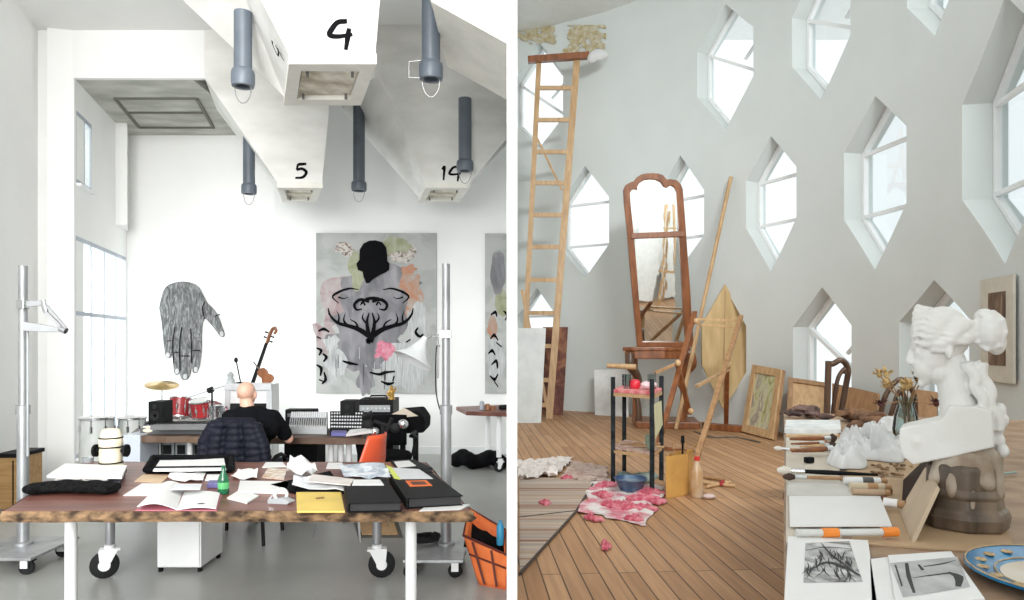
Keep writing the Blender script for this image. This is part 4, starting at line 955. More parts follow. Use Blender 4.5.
# dark drum-like round hardware, bicycle-like : office chair with black frame
r = thing('office_chair', 'black office chair turned away right of the slab desk', 'chair', (px(395,6.4), 6.4, 0))
cx = px(388,6.4)
mb = MB(); mb.grid(lambda u, v: Vector((cx-.02+.30*(u-.5), 6.5+.03*math.sin(PI*u), .52+.28*v)), 8, 8, .0); ob = mb.build('backrest', black_cloth, r, smooth=True, recalc=False); ob.modifiers.new('t', 'SOLIDIFY').thickness = .06
MB().lathe([(.001,.40),(.22,.41),(.24,.45),(.22,.49),(.001,.50)], (cx,6.28,0), 24).build('seat', black_cloth, r, smooth=True)
MB().tube([(cx,6.28,.08),(cx,6.28,.42)], .028, 12).build('gas_lift', rubber, r)
for k in range(5):
    a = 2*PI*k/5+.3; e = Vector((cx+.27*math.cos(a), 6.28+.27*math.sin(a), .055))
    MB().tube([(cx,6.28,.10), e], [.026,.018], 8).build('foot', black_plastic, r); wheel(MB(), e-Vector((0,0,.028)), .025, .03, a).build('wheel', rubber, r)
for s_ in (-1, 1): MB().tube([(cx+s_*.24,6.3,.46),(cx+s_*.27,6.3,.62),(cx+s_*.25,6.12,.66),(cx+s_*.25,6.4,.66)], .018, 8, smooth=3).build('armrest', black_plastic, r, smooth=True)
r = thing('hi_hat_stand', 'black and chrome stand with clamps in the dark equipment heap', 'stand', (px(376,5.75)+.1, 5.75, 0))
for a, b in (((374,421),(383,424)),((383,424),(399,430)),((362,417),(372,412)),((380,445),(392,418))):
    MB().tube([P(*a, 5.75), P(*b, 5.75)], .014, 8).build('arm', rubber, r)
for p in ((374,432),(368,424),(395,428),(403,424),(384,437)): MB().ell(P(*p, 5.74), (.045,.03,.04), 12).build('clamp', chrome if p[0] in (374, 403) else rubber, r, smooth=True)
MB().tube([P(383,424,5.75), (px(385,5.75),5.75,.02)], .018, 8).build('upright', rubber, r)
for k in range(3):
    a = 2.1*k+.3; MB().tube([(px(385,5.75),5.75,.16),(px(385,5.75)+.2*math.cos(a),5.75+.2*math.sin(a),.012)], .012, 8).build('foot', rubber, r)
r = thing('equipment_bag', 'soft black equipment bag on the floor beneath the instrument case', 'bag', (px(405,6.9), 6.9, 0))
mb = MB(); mb.ell((px(402,6.9),6.9,.16), (.22,.2,.15)); mb.ell((px(414,6.9),6.85,.12), (.16,.18,.11)); mb.build('bag_body', black_cloth, r, remesh=.02, sm=4)
MB().tube([(px(398,6.9),6.8,.3),(px(402,6.9),6.7,.36),(px(409,6.9),6.75,.26)], .012, 8, smooth=4).build('handle', grey_metal, r)
# orange shell chair
c = Vector((px(350,5.4), 5.45, 0)); r = thing('shell_chair', 'orange-red plastic shell chair behind the slab table', 'chair', c)
R = rz(1.22)
def sh(u, v):
    # profile : v 0 = seat front, 1 = back top
    if v < .5: y = .22-.44*(v/.5); z = .42-.02*math.sin(PI*v*2)
    else: t = (v-.5)/.5; y = -.22-.07*t; z = .42+.36*t
    w_ = .20*(1-.35*max(0, v-.7)/.3); x = (u-.5)*2*w_
    z += .05*(abs(u-.5)*2)**3*(1 if v < .5 else 0); y += .06*(abs(u-.5)*2)**2*(1 if v > .5 else 0)
    return c+R@Vector((x, y, z))
ob = MB().grid(sh, 14, 20).build('shell', orange_plastic, r, smooth=True, recalc=False); ob.modifiers.new('t', 'SOLIDIFY').thickness = .012
for sx, sy in ((-1,-1),(1,-1),(1,1),(-1,1)): MB().tube([c+R@Vector((sx*.15,sy*.14,.40)), c+R@Vector((sx*.21,sy*.21,.0))], .010, 8).build('leg', chrome, r)
# small right table with casters
tz = .70; Yf = 7.85; r = thing('slab_table', 'small wooden table on white wheeled legs against the partition', 'table', (-.35, 8.2, 0))
pl = [Vector((px(466,Yf),Yf,tz)), Vector((XP-.03,Yf-.15,tz)), Vector((XP-.03,8.7,tz)), Vector((px(456,8.4),8.4,tz))]
MB().prism([p-Vector((0,0,.045)) for p in pl], (0,0,.045)).build('tabletop', slab_top, r, bevel=.005)
for x, Y in ((488,8.4),(499,7.95)):
    X = px(x, Y); lg = MB().tube([(X,Y,.17),(X,Y,tz-.05)], .03, 14).build('leg', white_paint, r, smooth=True); caster(lg, (X,Y,0), .055, .4, .15)
for i, (x, h, rr_, m) in enumerate(((482,.10,.028,'jar_glass'),(487.5,.07,.032,'brown_pot'),(493,.05,.03,'brown_pot'))):
    mm = MATS.get(m) or mat('brown_pot', (.30,.13,.06), .5)
    if m == 'jar_glass': mm = mat('dull_steel', (.35,.37,.40), .3)
    c = Vector((px(x,8.0), 8.0, tz+.001)); o = MB().lathe([(.001,0),(rr_,.001),(rr_,h*.8),(rr_*.6,h),(.001,h)], c, 14).build('small_pot', mm, smooth=True); tag(o, ('steel grey pot on the small wheeled table, left of three', 'brown pot in the middle on the small wheeled table', 'low brown pot on the small wheeled table, right of three')[i], 'pot', 'pots on the small table')
o = MB(); o.cap((px(502,8.1)-.01,8.0,tz+.03), (px(509,8.1)-.1+.08,8.0,tz+.03), .028, .028); o = o.build('black_case', black_plastic, smooth=True, clip=XP-.005); tag(o, 'short black roll at the partition end of the small table', 'case')
mb = MB()
for k in range(9): mb.ell((px(457+k*5.4,8.25), 8.25+.06*math.sin(k*2.), .09+.035*math.sin(k*1.3)), (.10,.2,.085), 12)
o = mb.build('duffel_bag', black_cloth, remesh=.02, sm=3, clip=XP-.03); tag(o, 'long soft black bag on the floor under the small wheeled table', 'bag')

# ---- seated person
Yp = 5.35
hd = P(244, 395.5, Yp); X0 = px(249, Yp)
r = thing('person', 'bald person in a black shirt seated at the slab desk, seen from behind', 'person', (X0, Yp, 0))
shn = .955; hips = Vector((X0, Yp-.03, .50)); chest = Vector((X0-.0, Yp+.03, .84)); neck = Vector((X0-.02, Yp+.06, .96))
sl = Vector((X0-.165, Yp+.05, .90)); sr = Vector((X0+.165, Yp+.05, .90))
er = Vector((X0+.245, Yp+.18, .69+.03)); hr = Vector((px(283,5.72), 5.72, .745+.01)); el = Vector((X0-.25, Yp+.2, .72)); hl = Vector((X0-.14, 5.78, .745+.01))
mb = MB()
hc = Vector((hd.x-.012, Yp+.08, hd.z+.008))
mb.ell(hc+Vector((0,-.005,.022)), (.066,.084,.072), 20); mb.ell(hc+Vector((0,.03,-.03)), (.056,.064,.068), 18)
mb.ell(hc+Vector((0,.10,-.005)), (.012,.018,.02)); mb.ell(hc+Vector((0,.085,-.06)), (.03,.02,.02)); mb.ell(hc+Vector((0,.088,-.038)), (.024,.012,.007))
for s_ in (-1, 1):
    mb.ell(hc+Vector((s_*.068,.01,-.012)), (.010,.018,.030), 12); mb.ell(hc+Vector((s_*.027,.088,.012)), (.013,.008,.008), 8)
mb.cap(hc+Vector((0,-.01,-.05)), neck-Vector((0,.01,.04)), .048, .060)
mb.cap(hips, chest, .13, .13); mb.cap(chest+Vector((-.10,0,0)), chest+Vector((.10,0,0)), .10, .10)
for s_, e_, h_, sg in ((sl,el,hl,-1),(sr,er,hr,1)):
    mb.cap(chest+Vector((sg*.06,0,.07)), s_, .065, .055); mb.cap(s_, e_, .046, .038); mb.cap(e_, h_, .036, .024)
    d = (h_-e_).normalized(); sd = Vector((d.y,-d.x,0)).normalized()
    pm = h_+d*.045; mb.cap(h_, pm, .024, .026); mb.cap(h_+sd*.015, pm+sd*.02, .018, .016); mb.cap(h_-sd*.015, pm-sd*.02, .018, .016)
    for k, (o_, ln) in enumerate(((-.03,.030),(-.010,.036),(.011,.033),(.031,.026))):
        a_ = pm+sd*o_+d*.014; b_ = a_+d*ln+Vector((0,0,-.004)); c_ = b_+d*ln*.8+Vector((0,0,-.018)); mb.cap(a_, b_, .0095, .009, 8); mb.cap(b_, c_, .009, .008, 8)
    t0 = h_-sd*sg*.026+d*.01; mb.cap(t0, t0-sd*sg*.022+d*.03, .011, .009, 8); mb.cap(t0-sd*sg*.022+d*.03, t0-sd*sg*.022+d*.055+Vector((0,0,-.01)), .009, .008, 8)
for s_ in (-1, 1):
    kn = Vector((X0+s_*.13, Yp+.42, .47)); ft = Vector((X0+s_*.14, Yp+.44, .07))
    mb.cap(hips+Vector((s_*.08,0,-.02)), kn, .085, .055); mb.cap(kn, ft, .052, .035); mb.cap(ft-Vector((0,0,.02)), ft+Vector((0,.14,-.035)), .034, .028)
mb.build('body', skin, r, remesh=.0065, sm=3)
mb = MB()
mb.cap(hips+Vector((0,0,.03)), chest, .155, .155); mb.cap(chest+Vector((-.12,0,.0)), chest+Vector((.12,0,.0)), .118, .118)
mb.cap(chest+Vector((-.07,0.01,.085)), chest+Vector((.07,.01,.085)), .07, .07); mb.cap(neck+Vector((0,-.01,-.045)), neck+Vector((0,-.01,-.02)), .068, .062)
for s_, e_, sg in ((sl,el,-1),(sr,er,1)):
    mb.cap(chest+Vector((sg*.06,0,.06)), s_, .076, .066); mb.cap(s_, s_.lerp(e_, .75), .064, .058)
mb.build('black_shirt', mat('black_jersey', (.006,.0065,.008), .9, bump=.2, bscale=20, spec=.08), r, remesh=.009, sm=4)
mb = MB(); mb.cap(hips+Vector((-.07,0,-.02)), hips+Vector((.07,0,-.02)), .15, .15)
for s_ in (-1, 1):
    kn = Vector((X0+s_*.13, Yp+.42, .47)); ft = Vector((X0+s_*.14, Yp+.44, .13)); mb.cap(hips+Vector((s_*.08,0,-.02)), kn, .10, .07); mb.cap(kn, ft, .066, .052)
mb.build('trousers', denim, r, remesh=.012, sm=3)
for s_ in (-1, 1):
    ft = Vector((X0+s_*.14, Yp+.44, .05)); mb = MB(); mb.cap(ft, ft+Vector((0,.15,-.008)), .045, .038); mb.cap(ft, ft+Vector((0,0,.05)), .044, .044); mb.build('shoe', black_plastic, r, remesh=.01, sm=2)
# chair of the person and quilted jacket
c = Vector((X0-.02, Yp-.04, 0)); r = thing('desk_chair', 'black upholstered desk chair under the seated person', 'chair', c)
MB().box(c+Vector((0,.0,.325)), (.48,.46,.07)).build('seat', black_cloth, r, bevel=.02)
MB().box(c+Vector((0,-.225,.60)), (.44,.04,.34)).build('backrest', black_cloth, r, bevel=.015)
MB().box(c+Vector((0,-.215,.39)), (.06,.03,.16)).build('back_bracket', rubber, r)
for sx in (-1, 1):
    for sy in (-1, 1): MB().tube([c+Vector((sx*.20,sy*.19,.30)), c+Vector((sx*.22,sy*.21,0))], .014, 8).build('leg', rubber, r)
    MB().tube([c+Vector((sx*.245,-.18,.34)), c+Vector((sx*.265,-.16,.60)), c+Vector((sx*.265,.12,.60)), c+Vector((sx*.245,.16,.34))], .016, 8, smooth=3).build('armrest', black_plastic, r, smooth=True)
mb = MB(); Yj = Yp-.30
def jk(x, y, d=0): return P(x, y, Yj+d)
for k, (y, xa_, xb_) in enumerate(((424,215,256),(431,211,259),(438,209,261),(445,207,262),(452,206,263),(459,204,264),(466,203,265))):
    xs = [xa_, xa_+(xb_-xa_)*.30, xa_+(xb_-xa_)*.66, xb_]
    for i in range(3):
        a_, b_ = jk(xs[i]+1.6, y+.8*math.sin(k+i), .0), jk(xs[i+1]-1.6, y-.8*math.cos(k*2+i), .0); mid_ = a_.lerp(b_, .5)+Vector((0,-.014,-.006))
        mb.tube([a_, a_.lerp(mid_, .5)+Vector((0,-.008,-.003)), mid_, b_.lerp(mid_, .5)+Vector((0,-.008,-.003)), b_], [.022,.032,.035,.032,.022], 12)
mb.box((jk(236,445).x, Yj+.03, jk(236,445).z), (.36,.05,.30))
for x0_, y0_, x1_, y1_ in ((213,425,204,441),(204,441,202,468),(256,426,264,446),(264,446,267,468)):
    a_, b_ = jk(x0_,y0_), jk(x1_,y1_); 
    for i in range(5): mb.ell(a_.lerp(b_, i/4), (.045,.05,.034), 12)
mb.cap(jk(218,421,.02), jk(252,421,.02), .026, .026)
o = mb.build('quilted_jacket', navy_cloth, remesh=.009, sm=2); tag(o, 'dark navy quilted puffer jacket hung over the back of the desk chair', 'jacket')
r, w4, c = slab_on('laptop', 'thin black laptop screen standing on the desk before the seated person', 'laptop', [(226,436),(264,436),(264,431),(228,431)], DZ+.001, .02, black_plastic)
a, b = Q(264,431,DZ), Q(228,431,DZ); zt2 = ZC-(404-HZ)/F*a.y
MB().hexa([b+Vector((0,0,.02)), a+Vector((0,0,.02)), a+Vector((0,.015,.02)), b+Vector((0,.015,.02))], [Vector((b.x,b.y+.05,zt2)), Vector((a.x,a.y+.05,zt2)), Vector((a.x,a.y+.065,zt2)), Vector((b.x,b.y+.065,zt2))]).build('screen', black_plastic, r)
# ============================================================ RIGHT-HAND STUDIO : SHELL
CX, CY, RW = -1.96, 6.70, 5.94; RC = 6.9; TR = 1.02; XQ = .024
def fy(py): return F*(ZC-FR)/(py-HZ)          # floor distance for a picture row
def whit(px_, R=RW):
    a = (px_-512)/F; A_ = 1+a*a; B_ = 2*(-a*CX-CY); C_ = CX*CX+CY*CY-R*R
    Y = (-B_+math.sqrt(max(0, B_*B_-4*A_*C_)))/(2*A_)
    return Y, math.atan2(Y-CY, a*Y-CX)
def wz(py, Y): return ZC+(HZ-py)/F*Y
# curved wall
TH = .36; t0, t1 = math.radians(-21.5), math.acos((XQ-.01-CX)/RW)
mb = MB(); n = 110
pts_in = [(CX+RW*math.cos(t0+(t1-t0)*i/n), CY+RW*math.sin(t0+(t1-t0)*i/n)) for i in range(n+1)]
pts_out = [(CX+(RW+TH)*math.cos(t0+(t1-t0)*i/n), CY+(RW+TH)*math.sin(t0+(t1-t0)*i/n)) for i in range(n+1)]
z0, z1 = FR-.15, RC+.1
for i in range(n+1):
    mb.v += [Vector((*pts_in[i], z0)), Vector((*pts_in[i], z1)), Vector((*pts_out[i], z1)), Vector((*pts_out[i], z0))]
for i in range(n):
    a = i*4; b = a+4
    for k in range(4): mb.f.append([a+k, a+(k+1)%4, b+(k+1)%4, b+k]); mb.m.append(0)
mb.f.append([3,2,1,0]); mb.m.append(0); mb.f.append([n*4, n*4+1, n*4+2, n*4+3]); mb.m.append(0)
wall = mb.build('wall_curved', studio_wall, origin=(0,0,0)); struct(wall)
WINS = [  # edge col, apex col, (top, bottom) rows at apex, (upper, lower) shoulder rows at the edge col, bar type
    (563, 539, 42, 148, 73, 117, 'D'), (609, 585, 166, 278, 197, 244, 'H'), (704, 680, 155, 268, 190, 235, 'H'), (746, 771, 136, 272, 181, 228, 'H'),
    (844, 875, 96, 270, 153, 220, 'H'), (962, 1005, -4, 264, 105, 200, 'H'), (697, 725, 4, 130, 52, 97, 'D'), (792, 821, None, 100, None, 67, 'D'),
    (907, 935, None, 36, None, 8, 'D'), (793, 822, 287, None, 327, None, 'D'), (899, 934, 280, None, 322, None, 'H'), (555, 537, 288, None, 314, None, 'H'), (702, 724, 286, 409, 327, 370, 'N')]
cuts = MB(); wins = []
for i, (xe, xa, yt, yb, su, sl_, kind) in enumerate(WINS):
    Ya, ta = whit(xa); Ye, te = whit(xe)
    zt_ = wz(yt, Ya) if yt is not None else None; zb_ = wz(yb, Ya) if yb is not None else None
    zu = wz(su, Ye) if su is not None else None; zl = wz(sl_, Ye) if sl_ is not None else None
    if zt_ is None: zt_ = zb_+1.78; zu = zt_-(zl-zb_)
    if zb_ is None: zb_ = max(zt_-1.80, FR+.14); zl = zb_+(zt_-zu)
    hw = RW*math.sin(abs(te-ta)); nrm = Vector((math.cos(ta), math.sin(ta), 0)); tg = Vector((-math.sin(ta), math.cos(ta), 0))
    base = Vector((CX, CY, 0))+nrm*RW
    def hexp(k, o, zt_=zt_, zb_=zb_, zu=zu, zl=zl, hw=hw, nrm=nrm, tg=tg, base=base):
        m_ = (zt_+zb_)/2; q = []
        for s_, z in ((0,zt_),(-hw,zu),(-hw,zl),(0,zb_),(hw,zl),(hw,zu)):
            ss = s_-math.copysign(k, s_) if s_ else 0
            dz_ = k*1.25 if s_ == 0 else k*.5
            q.append(base+tg*ss+nrm*o+Vector((0,0, z-math.copysign(dz_, z-m_))))
        return q
    cuts.prism(hexp(0, -.5), nrm*1.4)
    wins.append((hexp, kind, zu, zl, hw, nrm, tg, base, zt_, zb_))
cut = cuts.build('cutter', studio_wall, origin=(0,0,0))
md = wall.modifiers.new('b', 'BOOLEAN'); md.object = cut; md.operation = 'DIFFERENCE'; md.solver = 'EXACT'
bpy.context.view_layer.update()
me = bpy.data.meshes.new_from_object(wall.evaluated_get(bpy.context.evaluated_depsgraph_get()))
wall.modifiers.clear(); wall.data = me; bpy.data.objects.remove(cut)
me.materials.clear(); me.materials.append(studio_wall)
for i, (hexp, kind, zu, zl, hw, nrm, tg, base, zt_, zb_) in enumerate(wins):
    r = bpy.data.objects.new('window_%d' % (i+3), None); C.objects.link(r); r['_o'] = (0,0,0); struct(r)
    o0, o1 = .20, .26
    a, b = hexp(-.005, o0), hexp(.045, o0); a2, b2 = hexp(-.005, o1), hexp(.045, o1)
    mb = MB(); N6 = 6
    mb.add(a+b+a2+b2, [(k, (k+1)%6, (k+1)%6+6, k+6) for k in range(6)]+[(k+12, (k+1)%6+12, (k+1)%6+18, k+18) for k in range(6)]+[(k+6, (k+1)%6+6, (k+1)%6+18, k+18) for k in range(6)]+[(k, (k+1)%6, (k+1)%6+12, k+12) for k in range(6)])
    def wpnt(s_, z, o=.22): return base+tg*s_+nrm*o+Vector((0,0,z))
    up_ = nrm
    if kind == 'H':
        for z in (zu-.03, zl+.03): mb.bar(wpnt(-hw+.03, z), wpnt(hw-.03, z), .04, .045, up=nrm)
    elif kind == 'D':
        mb.bar(wpnt(hw-.03, zu-.02), wpnt(-hw+.03, zl+.10), .045, .06, up=nrm)
        mb.bar(wpnt(-hw*.35, (zu+zl)/2+.05), wpnt(-hw+.04, (zu+zl)/2+.30), .035, .04, up=nrm)
    pass
    mb.build('window_frame', white_paint, r)
    MB().prism(hexp(.02, .245), nrm*.006).build('window_pane', glass, r)
# ceiling, floor, rear wall behind the viewer (seen in the mirror)
struct(MB().box((3.4+XQ, 5.9, RC+.1), (6.8, 13.4, .2)).build('ceiling', mat('cool_white_ceiling', (.88,.89,.87), .9, var=.02), origin=(0,0,0)))
m, nt, b = node_mat('pine_planks'); b.inputs['Roughness'].default_value = .55
tc = nt.nodes.new('ShaderNodeTexCoord'); mp = nt.nodes.new('ShaderNodeMapping'); mp.inputs['Rotation'].default_value = (0,0,math.radians(90-4))
mp.vector_type = 'POINT'
br = nt.nodes.new('ShaderNodeTexBrick'); br.offset = .37; br.squash = 1
for k, v in (('Scale',1.0),('Mortar Size',.0045),('Mortar Smooth',.3),('Bias',0.0),('Brick Width',2.6),('Row Height',.10)): br.inputs[k].default_value = v
br.inputs['Color1'].default_value = (.40,.215,.10,1); br.inputs['Color2'].default_value = (.54,.32,.17,1); br.inputs['Mortar'].default_value = (.10,.05,.025,1)
nt.links.new(tc.outputs['Object'], mp.inputs[0]); nt.links.new(mp.outputs[0], br.inputs['Vector'])
mp2 = nt.nodes.new('ShaderNodeMapping'); mp2.inputs['Scale'].default_value = (.8,14,1)
nt.links.new(mp.outputs[0], mp2.inputs[0])
ns = nt.nodes.new('ShaderNodeTexNoise'); ns.inputs['Scale'].default_value = 2.5; ns.inputs['Detail'].default_value = 7
nt.links.new(mp2.outputs[0], ns.inputs['Vector'])
mx = nt.nodes.new('ShaderNodeMixRGB'); mx.blend_type = 'MULTIPLY'; mx.inputs[0].default_value = .6
rp = nt.nodes.new('ShaderNodeValToRGB'); rp.color_ramp.elements[0].color = (.62,.55,.50,1); rp.color_ramp.elements[0].position = .3; rp.color_ramp.elements[1].color = (1.15,1.12,1.1,1); rp.color_ramp.elements[1].position = .7
nt.links.new(ns.outputs['Fac'], rp.inputs[0]); nt.links.new(br.outputs['Color'], mx.inputs[1]); nt.links.new(rp.outputs[0], mx.inputs[2]); nt.links.new(mx.outputs[0], b.inputs['Base Color'])
bp_ = nt.nodes.new('ShaderNodeBump'); bp_.inputs['Strength'].default_value = .35; bp_.inputs['Distance'].default_value = .006; bp_.invert = True
nt.links.new(br.outputs['Fac'], bp_.inputs['Height']); nt.links.new(bp_.outputs[0], b.inputs['Normal'])
planks = m
struct(MB().box((3.4+XQ, 4.6, FR-.1), (6.8, 16.4, .2)).build('floor', planks, origin=(0,0,0)))
struct(MB().box((3.35, -2.7, 3.6), (6.7, .15, 6.6)).build('wall_rear', studio_wall, origin=(0,0,0)))
struct(MB().box((5.25, 4.75, 3.6), (2.9, .15, 6.6)).build('wall_side_light_block', studio_wall, origin=(0,0,0)))  # added unseen wall, keeps sky light off the bust
struct(MB().box((6.75, 1.05, 3.6), (.15, 7.5, 6.6)).build('wall_right_light_block', studio_wall, origin=(0,0,0)))  # added unseen wall, blocks outside light on the near table
# peeling ochre plaster below the ceiling : irregular raised crusts
ochre = mat('peeling_ochre_plaster', (.50,.40,.20), .95, col2=(.66,.62,.50), scale=14, bump=.9, bscale=30)
for j, (xa, xb, ya, yb, sd) in enumerate(((515,556,26,44,3),(562,606,25,55,8))):
    mb = MB(); nu, nv = 40, 26
    def pf(u, v): 
        x = xa+(xb-xa)*u; y = ya+(yb-ya)*v; Y, t = whit(x); return x, y, Y
    vs = []; keep = {}
    for jj in range(nv+1):
        for ii in range(nu+1):
            x, y, Y = pf(ii/nu, jj/nv); d = .012+.018*abs(noise.noise(Vector((x*.3,y*.4,sd)))); vs.append(P(x, y, Y-d))
    fs = []
    for jj in range(nv):
        for ii in range(nu):
            u, v = (ii+.5)/nu, (jj+.5)/nv
            e_ = min(u, 1-u)*2.2; e2_ = (1-v)*1.7
            if min(e_, e2_, .45)+.9*noise.noise(Vector((u*6,v*4.2,sd)))-.16 > .0:
                a = jj*(nu+1)+ii; fs.append((a, a+1, a+nu+2, a+nu+1))
    used_ = sorted({i for f in fs for i in f}); mp_ = {k: i for i, k in enumerate(used_)}
    mb.add([vs[k] for k in used_], [tuple(mp_[i] for i in f) for f in fs])
    ob = mb.build('trim_%d' % (5+j), ochre, origin=(0,0,0), recalc=False); struct(ob)
    md = ob.modifiers.new('t', 'SOLIDIFY'); md.thickness = .014; md.offset = 0

# ------------------------------------------------------------ leaning panels helper
def panel(name, label, cat, c4, ys, lean, th, m, part='panel', group=None, frame=None, pic=None, fw=.14):
    """c4 = picture corners bl, br, tr, tl ; ys = distances of the two bottom corners ; leans back by lean"""
    c = [P(*c4[0], ys[0]), P(*c4[1], ys[1]), P(*c4[2], ys[1]+lean), P(*c4[3], ys[0]+lean)]
    n_ = (c[1]-c[0]).cross(c[3]-c[0]).normalized()
    if n_.y > 0: n_ = -n_
    mid_ = (c[0]+c[1])/2
    r = thing(name, label, cat, (mid_.x, mid_.y, min(c[0].z, c[1].z)), group)
    MB().prism(c, -n_*th).build(part, m, r, bevel=.003)
    def L4(u, v, o=0): return c[0]*(1-u)*(1-v)+c[1]*u*(1-v)+c[2]*u*v+c[3]*(1-u)*v+n_*o
    if frame:
        fu = fw; fv = fw*(c[1]-c[0]).length/(c[3]-c[0]).length
        o_ = [L4(0,0,.001), L4(1,0,.001), L4(1,1,.001), L4(0,1,.001)]; i_ = [L4(fu,fv,.001), L4(1-fu,fv,.001), L4(1-fu,1-fv,.001), L4(fu,1-fv,.001)]
        mb = MB(); up = n_*.028; vs = o_+i_+[p+up for p in o_]+[p+up for p in i_]
        mb.add(vs, [(k, (k+1)%4, (k+1)%4+4, k+4) for k in range(4)]+[(k+8, (k+1)%4+8, (k+1)%4+12, k+12) for k in range(4)]+[(k, (k+1)%4, (k+1)%4+8, k+8) for k in range(4)]+[(k+4, (k+1)%4+4, (k+1)%4+12, k+12) for k in range(4)])
        mb.build('frame', frame, r, bevel=.004)
        if pic:
            q = [L4(fu,fv,.002), L4(1-fu,fv,.002), L4(1-fu,1-fv,.002), L4(fu,1-fv,.002)]
            MB().prism(q, n_*.008).build('picture', pic, r)
    return r, L4, c, n_
pt_brown = multi('dark_red_painting', [(.3,(.05,.012,.01)),(.5,(.16,.05,.03)),(.62,(.30,.13,.06)),(.75,(.10,.04,.03))], 4)
panel('canvas_panel', 'large off-white canvas leaning at the partition behind the ladder foot', 'canvas', [(515,423),(541,423),(546,328),(516,328)], (10.12, 10.12), .30, .03, mat('mottled_white', (.62,.64,.63), .8, col2=(.72,.74,.73), scale=5))
panel('painting', 'dark red-brown painting leaning on the wall behind the ladder', 'painting', [(541,415),(563,415),(568,327),(543,327)], (11.2, 11.2), .3, .03, pt_brown)
panel('canvas_panel', 'blank white canvas standing on the floor left of the carved console', 'canvas', [(595,415),(628,417),(629,369),(594,370)], (fy(415), fy(417)), .15, .04, mat('blank_canvas', (.80,.81,.80), .8))
panel('framed_painting', 'yellow-green abstract painting in a brown wood frame leaning on the wall', 'painting', [(743,432),(774,440),(783,370),(754,365)], (fy(432)-.08, fy(440)-.05), .28, .04, brown_wood, frame=tan_wood, fw=.15,
      pic=multi('yellow_green_abstract', [(.3,(.22,.20,.10)),(.42,(.50,.48,.22)),(.5,(.62,.60,.40)),(.6,(.42,.36,.28)),(.75,(.30,.26,.22))], 5, stretch=(1.6,1.6,.7)))
panel('painting_stretcher', 'wooden framed board behind the dark bentwood chair, left half', 'frame', [(786,440),(829,442),(830,384),(788,378)], (fy(441), fy(443)), .4, .035, tan_wood, frame=brown_wood, fw=.13)
panel('painting_stretcher', 'wide sloping wooden board behind the dark bentwood chair, right half', 'frame', [(831,448.4),(878,461.7),(877,393),(832,383)], (7.75, 6.9), .3, .035, brown_wood)
panel('painting_stretcher', 'narrow wooden board standing behind the flower vase', 'frame', [(915,477),(936,480),(937,392),(915,389)], (6.13, 6.0), .25, .035, brown_wood)
# hexagonal plywood shutter in the low window
Yh_ = whit(725)[0]-.22
hx = [(725,284),(748,324),(748,373),(723,409),(702,365),(702,325)]
r = thing('hexagonal_board', 'tall hexagonal plywood board standing in the low window beside the mirror', 'board', P(723,409,Yh_))
c = [P(x, y, Yh_+(409-y)*.0012) for x, y in hx]
MB().prism(c, (0,.035,0)).build('panel', plywood, r, bevel=.004)
mb = MB(); a, b_ = c[4].lerp(c[5], .5), c[1].lerp(c[2], .5); mb.bar(c[0]+Vector((0,-.006,-.1)), c[3]+Vector((0,-.006,.1)), .012, .006, up=(0,1,0)); mb.build('seam', brown_wood, r)
# small picture high on the wall at the right
Y1, th1 = whit(1003); nrm = Vector((math.cos(th1), math.sin(th1), 0)); tg = Vector((math.sin(th1), -math.cos(th1), 0))
ctr = Vector((CX, CY, 0))+nrm*(RW-.03)
zt_, zb_ = wz(277, Y1), wz(382, Y1)
r = thing('framed_print', 'small brown print in a cream mount on the wall above the bust', 'picture', ctr+Vector((0,0,zb_)))
def wq(s_, z, o=0): return ctr+tg*s_-nrm*o+Vector((0,0,z))
hw = .27; MB().prism([wq(-hw,zb_), wq(hw,zb_), wq(hw,zt_), wq(-hw,zt_)], -nrm*.02).build('mount', mat('cream_mount', (.66,.62,.53), .7), r, bevel=.002)
MB().prism([wq(-.12,zb_+.13,.021), wq(.16,zb_+.13,.021), wq(.16,zt_-.12,.021), wq(-.12,zt_-.12,.021)], -nrm*.004).build('print', multi('brown_print', [(.35,(.10,.06,.04)),(.55,(.22,.14,.09)),(.7,(.35,.25,.17))], 6, stretch=(2,2,.6)), r)

# ------------------------------------------------------------ ladder
r = thing('step_ladder', 'tall pale wooden ladder leaning to the upper wall beside the partition', 'ladder', P(535, 418, fy(418)))
Yb0, Yt0 = fy(418)-.05, 11.35
def lad(x, y, t): return P(x, y, Yb0+(Yt0-Yb0)*t)
lb, lt = lad(521,419,0), lad(539,60,1); rb, rt = lad(549,419,0), lad(577,58,1)
dl_ = lambda t: lb.lerp(lt, t); dr_ = lambda t: rb.lerp(rt, t)
MB().bar(lb, lt, .080, .05).build('rail', pale_wood, r); MB().bar(rb, rt, .105, .05).build('rail', pale_wood, r)
for y in (88,120,152,183,215,247,280,313,346,380,405):
    def f_at(a, b):
        lo, hi = 0, 1
        for _ in range(30):
            m_ = (lo+hi)/2; q = a.lerp(b, m_); yy = HZ-(q.z-ZC)*F/q.y
            if yy > y: lo = m_
            else: hi = m_
        return a.lerp(b, lo)
    MB().bar(f_at(lb, lt), f_at(rb, rt), .04, .065).build('rung', pale_wood, r)
def brace(a, b): MB().bar(lad(*a), lad(*b), .05, .03).build('brace', pale_wood, r)
brace((537,138,.78), (562,190,.62)); brace((522,290,.35), (533,345,.2)); brace((537,360,.15), (548,410,.02))
MB().bar(P(528,60,11.3), P(589,55.5,11.3), .10, .10).build('top_bar', mahogany, r)
o = MB(); c = P(599, 55, 11.15); o.ell(c, (.16,.08,.10), 12); o.ell(c+Vector((-.12,0,-.06)), (.08,.07,.09), 10); o.tube([c+Vector((-.12,.1,.02)), c+Vector((.05,.1,.0))], .03, 8)
o = o.build('paint_rag', linen, remesh=.03, sm=2); tag(o, 'white rag hanging at the right end of the ladder top', 'rag')

